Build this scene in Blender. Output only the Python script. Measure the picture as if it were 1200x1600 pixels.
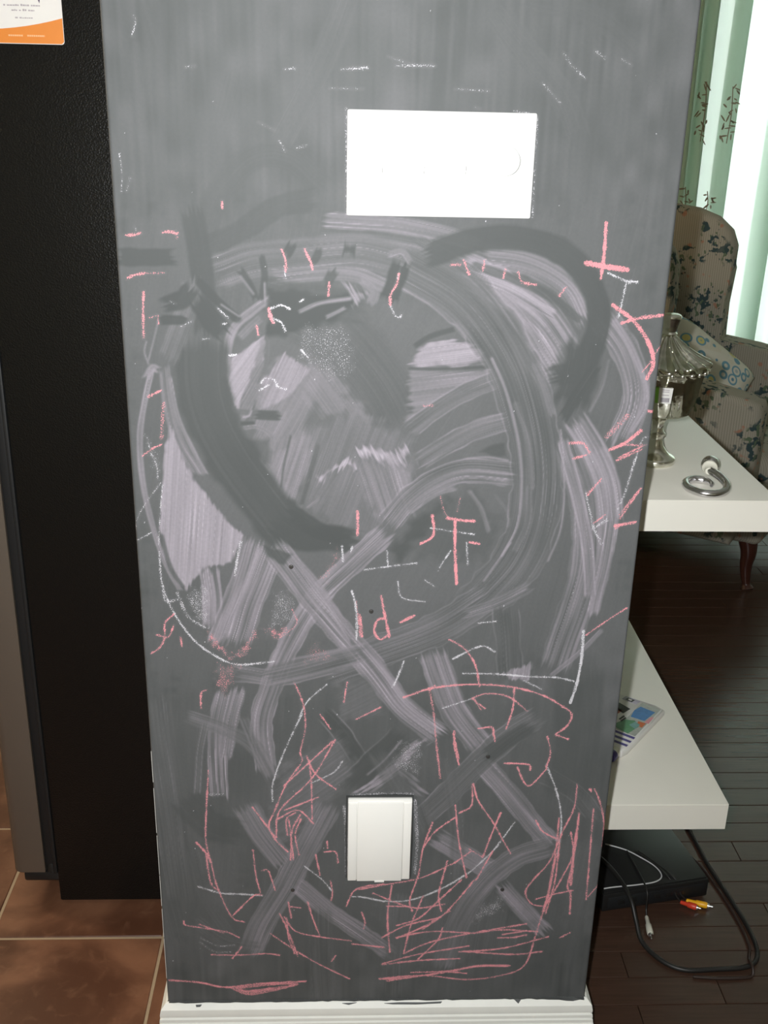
import bpy, bmesh, math, random
import numpy as np
from mathutils import Matrix, Vector
random.seed(7)
scene = bpy.context.scene
COL = scene.collection
for o in list(bpy.data.objects): bpy.data.objects.remove(o)

# ------------------------------------------------------------------ camera
CAM = Vector((0.0, -1.2421, 1.40))
PITCH, YAW, ROLL, FPX = 0.372958, 0.043938, 0.022938, 1666.9
fw = Vector((math.sin(YAW)*math.cos(PITCH), math.cos(YAW)*math.cos(PITCH), -math.sin(PITCH)))
rt = Vector((math.cos(YAW), -math.sin(YAW), 0)); up = rt.cross(fw)
cr, sr = math.cos(ROLL), math.sin(ROLL)
R_, U_ = cr*rt + sr*up, -sr*rt + cr*up
cd = bpy.data.cameras.new('camera'); cam = bpy.data.objects.new('camera', cd); COL.objects.link(cam)
m = Matrix.Identity(4)
for i in range(3):
    m[i][0] = R_[i]; m[i][1] = U_[i]; m[i][2] = -fw[i]; m[i][3] = CAM[i]
cam.matrix_world = m
cd.sensor_fit = 'VERTICAL'; cd.sensor_height = 24.0; cd.lens = 24.0*FPX/1600; cd.clip_start = 0.02
scene.camera = cam

# ------------------------------------------------------------------ world, lamps, exposure
w = bpy.data.worlds.new('sky'); scene.world = w; w.use_nodes = True
w.node_tree.nodes['Background'].inputs['Color'].default_value = (0.93, 1.0, 0.97, 1)
w.node_tree.nodes['Background'].inputs['Strength'].default_value = 3.6

def area(name, loc, target, size, power, color, shape='DISK'):
    l = bpy.data.lights.new(name, 'AREA'); l.shape = shape; l.size = size; l.energy = power; l.color = color
    o = bpy.data.objects.new(name, l); COL.objects.link(o); o.location = loc
    o.rotation_euler = (Vector(target) - Vector(loc)).to_track_quat('-Z', 'Y').to_euler()
    return o
# the camera's own flash, beside the lens
area('camera_flash_offscreen', CAM - 0.045*R_ + 0.02*U_, CAM + fw*2 + 0.45*U_, 0.02, 25.0, (0.965, 0.99, 1.0))
# the kitchen's warm ceiling lamp, left of the picture (its glow lies on the tiles)
def bulb(name, loc, power, color, r=0.12):
    l = bpy.data.lights.new(name, 'POINT'); l.energy = power; l.color = color; l.shadow_soft_size = r
    o = bpy.data.objects.new(name, l); COL.objects.link(o); o.location = loc
bulb('kitchen_lamp_offscreen', (-1.9, 0.9, 2.25), 42, (1.0, 0.80, 0.56))

vs = scene.view_settings
vs.view_transform = 'Standard'; vs.look = 'None'; vs.gamma = 1.0; vs.use_curve_mapping = False; vs.exposure = 0.25
scene.cycles.use_denoising = True
scene.cycles.max_bounces = 8
scene.cycles.sample_clamp_indirect = 6.0

# ------------------------------------------------------------------ helpers
def tag(o, label=None, cat=None, group=None, kind=None):
    if label: o['label'] = label
    if cat: o['category'] = cat
    if group: o['group'] = group
    if kind: o['kind'] = kind
    return o
def thing(name, label, cat, loc=(0,0,0), rz=0, group=None):
    o = bpy.data.objects.new(name, None); COL.objects.link(o)
    o.location = loc; o.rotation_euler = (0,0,rz); o.empty_display_size = .05
    return tag(o, label, cat, group)
def link(name, me, mat=None, parent=None, loc=None):
    o = bpy.data.objects.new(name, me); COL.objects.link(o)
    if mat and not me.materials: me.materials.append(mat)
    if parent: o.parent = parent
    if loc is not None: o.location = loc
    return o
def fin(name, bm, mat, parent=None, smooth=False, angle=None):
    bmesh.ops.recalc_face_normals(bm, faces=bm.faces)
    me = bpy.data.meshes.new(name); bm.to_mesh(me); bm.free()
    if smooth:
        for p in me.polygons: p.use_smooth = True
    if angle: 
        for p in me.polygons: p.use_smooth = True
        me.set_sharp_from_angle(angle=angle)
    return link(name, me, mat, parent)
def box_bm(x0,x1,y0,y1,z0,z1, bev=0.0, seg=2, bm=None):
    b = bmesh.new()
    bmesh.ops.create_cube(b, size=1)
    for v in b.verts:
        v.co = Vector(((x0+x1)/2+v.co.x*(x1-x0), (y0+y1)/2+v.co.y*(y1-y0), (z0+z1)/2+v.co.z*(z1-z0)))
    if bev: bmesh.ops.bevel(b, geom=b.edges[:], offset=bev, segments=seg, affect='EDGES', profile=.5)
    if bm is None: return b
    me = bpy.data.meshes.new('t'); b.to_mesh(me); b.free(); bm.from_mesh(me); bpy.data.meshes.remove(me)
    return bm
def box(name, dims, mat, parent=None, bev=0.0, seg=2):
    return fin(name, box_bm(*dims, bev=bev, seg=seg), mat, parent, angle=0.6 if bev else None)
def prism_bm(outline, lo, hi, axis='z', bev=0.0, seg=2):
    """outline of 2D points, extruded along one axis"""
    def P(a, b, c):
        return {'z': (a,b,c), 'y': (a,c,b), 'x': (c,a,b)}[axis]
    b = bmesh.new()
    v0 = [b.verts.new(P(p[0],p[1],lo)) for p in outline]; v1 = [b.verts.new(P(p[0],p[1],hi)) for p in outline]
    n = len(outline)
    f0 = b.faces.new(v0[::-1]); f1 = b.faces.new(v1)
    for i in range(n): b.faces.new((v0[i], v0[(i+1)%n], v1[(i+1)%n], v1[i]))
    if bev:
        e = [e for e in b.edges if (e in f0.edges[:] or e in f1.edges[:])]
        bmesh.ops.bevel(b, geom=e, offset=bev, segments=seg, affect='EDGES', profile=.5)
    return b
def prism(name, outline, lo, hi, mat, parent=None, axis='z', bev=0.0, seg=2):
    return fin(name, prism_bm(outline, lo, hi, axis, bev, seg), mat, parent, angle=0.7)
def catmull(pts, k=8):
    p = [Vector(a) for a in pts]; p = [2*p[0]-p[1]] + p + [2*p[-1]-p[-2]]; out = []
    for i in range(1, len(p)-2):
        for j in range(k):
            t = j/k; a,b,c,d = p[i-1],p[i],p[i+1],p[i+2]
            out.append(0.5*((2*b)+(c-a)*t+(2*a-5*b+4*c-d)*t*t+(3*b-a-3*c+d)*t**3))
    out.append(p[-2]); return out
def tube_bm(pts, r, res=10, k=8, bm=None, cap=True):
    c = catmull(pts, k) if k > 1 else [Vector(a) for a in pts]
    b = bm or bmesh.new(); n = len(c)
    rr = r if callable(r) else (lambda t: r)
    t0 = (c[1]-c[0]).normalized(); u = t0.orthogonal().normalized(); rings = []
    for i in range(n):
        t = (c[min(i+1,n-1)]-c[max(i-1,0)]).normalized()
        u = (u - t*u.dot(t)).normalized(); v = t.cross(u); ra = rr(i/(n-1))
        rings.append([b.verts.new(c[i]+ra*(u*math.cos(a)+v*math.sin(a))) for a in [2*math.pi*j/res for j in range(res)]])
    for i in range(n-1):
        for j in range(res): b.faces.new((rings[i][j], rings[i][(j+1)%res], rings[i+1][(j+1)%res], rings[i+1][j]))
    if cap: b.faces.new(rings[0][::-1]); b.faces.new(rings[-1])
    return b
def tube(name, pts, r, mat, parent=None, res=10, k=8):
    return fin(name, tube_bm(pts, r, res, k), mat, parent, angle=1.0)
def lathe(name, prof, mat, parent=None, n=48, mod=None, sub=1):
    b = bmesh.new(); rings = []
    pr = prof
    if sub > 1:
        c = catmull([(r,0,z) for r,z in prof], sub); pr = [(max(v.x,0.0002), v.z) for v in c]
    for i,(r,z) in enumerate(pr):
        ring = []
        for j in range(n):
            a = 2*math.pi*j/n; k = r*(mod(a,r,z) if mod else 1)
            ring.append(b.verts.new((k*math.cos(a), k*math.sin(a), z)))
        rings.append(ring)
    for i in range(len(pr)-1):
        for j in range(n): b.faces.new((rings[i][j], rings[i][(j+1)%n], rings[i+1][(j+1)%n], rings[i+1][j]))
    b.faces.new(rings[0][::-1]); b.faces.new(rings[-1])
    return fin(name, b, mat, parent, angle=0.9)

# ------------------------------------------------------------------ materials
def nmat(name):
    m = bpy.data.materials.new(name); m.use_nodes = True; nt = m.node_tree
    return m, nt, nt.nodes['Principled BSDF']
def nd(nt, t, **kw):
    n = nt.nodes.new(t)
    for k,v in kw.items():
        if k in n.inputs: n.inputs[k].default_value = v
        else: setattr(n, k, v)
    return n
def lk(nt, a, ai, b, bi): nt.links.new(a.outputs[ai], b.inputs[bi])
def math_(nt, op, a=None, b=None, c=None, clamp=False):
    n = nt.nodes.new('ShaderNodeMath'); n.operation = op; n.use_clamp = clamp
    for i,v in enumerate((a,b,c)):
        if v is None: continue
        if isinstance(v, (int,float)): n.inputs[i].default_value = v
        else: nt.links.new(v, n.inputs[i])
    return n.outputs[0]
def mixc(nt, f, a, b):
    n = nt.nodes.new('ShaderNodeMix'); n.data_type = 'RGBA'
    for i,v in ((0,f),(6,a),(7,b)):
        if isinstance(v, (int,float)): n.inputs[i].default_value = v
        elif isinstance(v, tuple): n.inputs[i].default_value = (*v, 1) if len(v) == 3 else v
        else: nt.links.new(v, n.inputs[i])
    return n.outputs[2]
def sstep(nt, v, lo, hi):
    n = nt.nodes.new('ShaderNodeMapRange'); n.interpolation_type = 'SMOOTHSTEP'
    nt.links.new(v, n.inputs[0]); n.inputs[1].default_value = lo; n.inputs[2].default_value = hi
    return n.outputs[0]
def noise(nt, scale, detail=3, coord='Object', rough=.5, stretch=None):
    tc = nt.nodes.new('ShaderNodeTexCoord'); n = nt.nodes.new('ShaderNodeTexNoise')
    n.inputs['Scale'].default_value = scale; n.inputs['Detail'].default_value = detail; n.inputs['Roughness'].default_value = rough
    if stretch:
        mp = nt.nodes.new('ShaderNodeMapping'); mp.inputs['Scale'].default_value = stretch
        nt.links.new(tc.outputs[coord], mp.inputs[0]); nt.links.new(mp.outputs[0], n.inputs['Vector'])
    else: nt.links.new(tc.outputs[coord], n.inputs['Vector'])
    return n.outputs['Fac']
def bump(nt, bs, h, strength=.2, dist=.001):
    b = nt.nodes.new('ShaderNodeBump'); b.inputs['Strength'].default_value = strength; b.inputs['Distance'].default_value = dist
    nt.links.new(h, b.inputs['Height']); nt.links.new(b.outputs[0], bs.inputs['Normal'])
def plain(name, c, rough=.5, metal=0.0, var=.06, scale=30, bmp=0.0, bscale=200, spec=.5):
    m, nt, bs = nmat(name)
    f = noise(nt, scale)
    a = tuple(max(0,x*(1-var)) for x in c); b = tuple(min(1,x*(1+var)) for x in c)
    nt.links.new(mixc(nt, f, a, b), bs.inputs['Base Color'])
    bs.inputs['Roughness'].default_value = rough; bs.inputs['Metallic'].default_value = metal
    bs.inputs['Specular IOR Level'].default_value = spec
    if bmp: bump(nt, bs, noise(nt, bscale, 2), bmp)
    return m
M = {}
M['white_paint'] = plain('white_paint', (.80,.80,.75), .5, bmp=.05)
M['wall_paint'] = plain('wall_paint', (.62,.62,.52), .7, bmp=.1)
M['ceiling_paint'] = plain('ceiling_paint', (.78,.77,.74), .8)
M['plate_white'] = plain('plate_white', (.86,.86,.84), .35, var=.01)
M['cover_white'] = plain('cover_white', (.86,.845,.80), .45, var=.02)
M['shelf_white'] = plain('shelf_white', (.76,.73,.65), .38, var=.015)
M['black_plastic'] = plain('black_plastic', (.012,.012,.012), .35)
M['cord_black'] = plain('cord_black', (.014,.013,.012), .45)
M['cord_brown'] = plain('cord_brown', (.030,.018,.014), .45)
M['cord_grey'] = plain('cord_grey', (.55,.55,.55), .4)
M['chrome'] = plain('chrome', (.66,.65,.66), .22, 1.0)
M['steel_dark'] = plain('steel_dark', (.20,.17,.14), .42, .55, scale=8)
M['gasket'] = plain('gasket', (.010,.011,.012), .5)
M['leg_wood'] = plain('leg_wood', (.05,.016,.010), .3, scale=60)
M['red_plastic'] = plain('red_plastic', (.62,.05,.02), .4)
M['yellow_plastic'] = plain('yellow_plastic', (.85,.42,.01), .4)
M['white_plastic'] = plain('white_plastic', (.68,.66,.56), .4)
M['paper_white'] = plain('paper_white', (.72,.70,.67), .5)
M['paper_orange'] = plain('paper_orange', (.68,.21,.016), .5, var=.04)
M['paper_pale_orange'] = plain('paper_pale_orange', (.80,.46,.22), .5)
M['ink_grey'] = plain('ink_grey', (.40,.36,.38), .6)
M['ink_dark'] = plain('ink_dark', (.10,.07,.12), .6)
M['ink_pink'] = plain('ink_pink', (.62,.25,.35), .6)
M['screw_metal'] = plain('screw_metal', (.10,.095,.09), .35, .6)
M['board_paint'] = plain('board_paint', (.040,.043,.042), .5)

def glass_pane():
    m, nt, bs = nmat('window_glass')
    t = nd(nt, 'ShaderNodeBsdfTransparent'); g = nd(nt, 'ShaderNodeBsdfGlossy'); g.inputs['Roughness'].default_value = .02
    f = nd(nt, 'ShaderNodeFresnel'); f.inputs['IOR'].default_value = 1.45
    mx = nd(nt, 'ShaderNodeMixShader'); lk(nt, f, 0, mx, 0); lk(nt, t, 0, mx, 1); lk(nt, g, 0, mx, 2)
    lk(nt, mx, 0, nt.nodes['Material Output'], 0); return m
M['window_glass'] = glass_pane()

def fridge_skin():
    m, nt, bs = nmat('black_textured_steel')
    bs.inputs['Base Color'].default_value = (.0060,.0062,.0060,1)
    bs.inputs['Roughness'].default_value = .28; bs.inputs['Specular IOR Level'].default_value = .36
    tc = nd(nt, 'ShaderNodeTexCoord'); v = nd(nt, 'ShaderNodeTexVoronoi'); v.inputs['Scale'].default_value = 430
    lk(nt, tc, 'Object', v, 'Vector')
    b = nd(nt, 'ShaderNodeBump'); b.inputs['Strength'].default_value = .5; b.inputs['Distance'].default_value = .0008
    lk(nt, v, 'Distance', b, 'Height'); lk(nt, b, 0, bs, 'Normal'); return m
M['fridge_skin'] = fridge_skin()

def tile_mat():
    m, nt, bs = nmat('brown_slate_tile')
    oi = nd(nt, 'ShaderNodeObjectInfo')
    tc = nd(nt, 'ShaderNodeTexCoord'); ad = nd(nt, 'ShaderNodeVectorMath', operation='ADD'); lk(nt, tc, 'Object', ad, 0)
    cb = nd(nt, 'ShaderNodeCombineXYZ'); 
    nt.links.new(math_(nt, 'MULTIPLY', oi.outputs['Random'], 17.0), cb.inputs[0]); nt.links.new(math_(nt, 'MULTIPLY', oi.outputs['Random'], 31.0), cb.inputs[1])
    lk(nt, cb, 0, ad, 1)
    def nz(s, d):
        n = nd(nt, 'ShaderNodeTexNoise'); n.inputs['Scale'].default_value = s; n.inputs['Detail'].default_value = d; n.inputs['Distortion'].default_value = .6; lk(nt, ad, 0, n, 'Vector'); return n.outputs['Fac']
    a, b = nz(6, 5), nz(38, 4)
    c = mixc(nt, sstep(nt, a, .35, .68), (.085,.034,.018), (.21,.098,.055))
    c = mixc(nt, math_(nt, 'MULTIPLY', sstep(nt, b, .50, .80), .35), c, (.25,.13,.075))
    nt.links.new(c, bs.inputs['Base Color']); bs.inputs['Roughness'].default_value = .38
    bump(nt, bs, b, .15, .002); return m
M['tile'] = tile_mat()
M['grout'] = plain('grout', (.34,.26,.17), .8, scale=80)

def wood_mat():
    m, nt, bs = nmat('dark_walnut_floor')
    oi = nd(nt, 'ShaderNodeObjectInfo')
    g = noise(nt, 9, 6, stretch=(1, 14, 14)); 
    c = mixc(nt, g, (.026,.015,.010), (.085,.042,.027))
    c = mixc(nt, oi.outputs['Random'], c, mixc(nt, .5, c, (.045,.024,.016)))
    nt.links.new(c, bs.inputs['Base Color']); bs.inputs['Roughness'].default_value = .27
    bump(nt, bs, g, .08, .001); return m
M['wood'] = wood_mat()
M['wood_gap'] = plain('wood_gap', (.030,.017,.012), .8)

def fabric_mat():
    m, nt, bs = nmat('floral_striped_upholstery')
    tc = nd(nt, 'ShaderNodeTexCoord')
    w = nd(nt, 'ShaderNodeTexWave'); w.inputs['Scale'].default_value = 42; w.wave_type = 'BANDS'; w.bands_direction = 'X'
    sp = nd(nt, 'ShaderNodeSeparateXYZ'); lk(nt, tc, 'Object', sp, 0)
    cb = nd(nt, 'ShaderNodeCombineXYZ'); nt.links.new(math_(nt, 'ADD', sp.outputs[0], sp.outputs[1]), cb.inputs[0]); lk(nt, cb, 0, w, 'Vector')
    base = mixc(nt, w.outputs['Fac'], (.30,.275,.222), (.40,.37,.30))
    big = noise(nt, 9, 1); leaf = noise(nt, 36, 2, rough=.6); fl = noise(nt, 30, 1)
    lm = math_(nt, 'MULTIPLY', sstep(nt, leaf, .55, .60), sstep(nt, big, .42, .50))
    c = mixc(nt, lm, base, (.045,.075,.078))
    leaf2 = noise(nt, 60, 1, stretch=(1,1.2,.8)); lm2 = math_(nt, 'MULTIPLY', sstep(nt, leaf2, .60, .64), sstep(nt, big, .46, .54))
    c = mixc(nt, lm2, c, (.12,.16,.10))
    c = mixc(nt, math_(nt, 'MULTIPLY', sstep(nt, fl, .66, .72), .8), c, (.42,.20,.13))
    nt.links.new(c, bs.inputs['Base Color']); bs.inputs['Roughness'].default_value = .9
    bs.inputs['Specular IOR Level'].default_value = .15
    bump(nt, bs, noise(nt, 600, 2), .1, .001); return m
M['fabric'] = fabric_mat()
def pillow_mat():
    m, nt, bs = nmat('pillow_print')
    tc = nd(nt, 'ShaderNodeTexCoord'); v = nd(nt, 'ShaderNodeTexVoronoi'); v.inputs['Scale'].default_value = 24; lk(nt, tc, 'Object', v, 'Vector')
    d = v.outputs['Distance']; cs = nd(nt, 'ShaderNodeSeparateXYZ'); lk(nt, v, 'Color', cs, 0)
    ring = math_(nt, 'SUBTRACT', sstep(nt, d, .30, .34), sstep(nt, d, .44, .48))
    c = mixc(nt, sstep(nt, cs.outputs[0], .35, .4), mixc(nt, math_(nt,'SUBTRACT',1.0,sstep(nt, d, .34, .40)), (.66,.62,.50), (.62,.55,.20)), (.68,.65,.55))
    c = mixc(nt, math_(nt, 'MULTIPLY', ring, sstep(nt, cs.outputs[1], .3, .35)), c, (.16,.33,.42))
    c = mixc(nt, math_(nt, 'MULTIPLY', math_(nt,'SUBTRACT',1.0,sstep(nt, d, .12, .18)), sstep(nt, cs.outputs[2], .4, .45)), c, (.13,.28,.38))
    nt.links.new(c, bs.inputs['Base Color']); bs.inputs['Roughness'].default_value = .9; return m
M['pillow'] = pillow_mat()
def silver_mat():
    m, nt, bs = nmat('mercury_silver')
    f = noise(nt, 40, 3)
    nt.links.new(mixc(nt, sstep(nt, f, .4, .7), (.70,.69,.60), (.95,.93,.86)), bs.inputs['Base Color'])
    bs.inputs['Metallic'].default_value = 1; bs.inputs['Roughness'].default_value = .2
    bump(nt, bs, noise(nt, 55, 2), .18, .004); return m
M['silver'] = silver_mat()
def silver_glass():
    m = silver_mat(); m.name = 'mercury_glass'; nt = m.node_tree; bs = nt.nodes['Principled BSDF']; bs.inputs['Roughness'].default_value = .10
    t = nd(nt, 'ShaderNodeBsdfTransparent'); t.inputs[0].default_value = (.80,.80,.70,1); mx = nd(nt, 'ShaderNodeMixShader'); mx.inputs[0].default_value = .38
    lk(nt, bs, 0, mx, 1); lk(nt, t, 0, mx, 2); lk(nt, mx, 0, nt.nodes['Material Output'], 0); return m
M['silver_glass'] = silver_glass()
def sheer_mat(name, c, tr):
    m, nt, bs = nmat(name)
    t = nd(nt, 'ShaderNodeBsdfTranslucent'); d = nd(nt, 'ShaderNodeBsdfDiffuse'); p = nd(nt, 'ShaderNodeBsdfTransparent')
    f = noise(nt, 900, 1)
    col = mixc(nt, f, tuple(x*.93 for x in c), c)
    nt.links.new(col, t.inputs[0]); nt.links.new(col, d.inputs[0])
    a = nd(nt, 'ShaderNodeMixShader'); a.inputs[0].default_value = .42; lk(nt, t, 0, a, 1); lk(nt, d, 0, a, 2)
    b = nd(nt, 'ShaderNodeMixShader'); b.inputs[0].default_value = tr; lk(nt, a, 0, b, 1); lk(nt, p, 0, b, 2)
    lk(nt, b, 0, nt.nodes['Material Output'], 0); return m
M['sheer'] = sheer_mat('mint_sheer', (.70,.83,.74), .10)
M['embroidery'] = plain('embroidery_thread', (.30,.25,.18), .8)

def board_mat():
    m, nt, bs = nmat('chalkboard')
    at = nd(nt, 'ShaderNodeAttribute'); at.attribute_name = 'chalk'
    sp = nd(nt, 'ShaderNodeSeparateColor'); lk(nt, at, 'Color', sp, 0)
    wht, pnk, film = sp.outputs[0], sp.outputs[1], sp.outputs[2]
    g1 = noise(nt, 700, 2, rough=.65); g2 = noise(nt, 1100, 1)
    cl = noise(nt, 7, 4); fine = noise(nt, 260, 3)
    base = mixc(nt, cl, (.041,.0455,.0450), (.060,.0650,.0645))
    f2 = math_(nt, 'MULTIPLY', film, math_(nt, 'MULTIPLY_ADD', fine, .35, .825))
    fcol = mixc(nt, math_(nt, 'MULTIPLY', film, 2.2, clamp=True), (.315,.328,.322), (.405,.365,.412))
    c = mixc(nt, math_(nt, 'MULTIPLY', f2, 1.0, clamp=True), base, fcol)
    th = math_(nt, 'MULTIPLY_ADD', g1, 2.7, -.84)
    def grain(v):
        df = math_(nt, 'SUBTRACT', v, th); return sstep(nt, df, -.06, .16)
    wm = math_(nt, 'MULTIPLY', grain(wht), math_(nt, 'GREATER_THAN', wht, .03))
    pm = math_(nt, 'MULTIPLY', grain(pnk), math_(nt, 'GREATER_THAN', pnk, .03))
    c = mixc(nt, math_(nt, 'MULTIPLY', wm, .8), c, (.66,.64,.68))
    c = mixc(nt, math_(nt, 'MULTIPLY', pm, .92), c, (.74,.275,.305))
    nt.links.new(c, bs.inputs['Base Color'])
    nt.links.new(math_(nt, 'MULTIPLY_ADD', film, .12, .60, clamp=True), bs.inputs['Roughness'])
    bs.inputs['Specular IOR Level'].default_value = .40
    bump(nt, bs, noise(nt, 180, 3), .05, .001); return m
M['board'] = board_mat()

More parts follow.
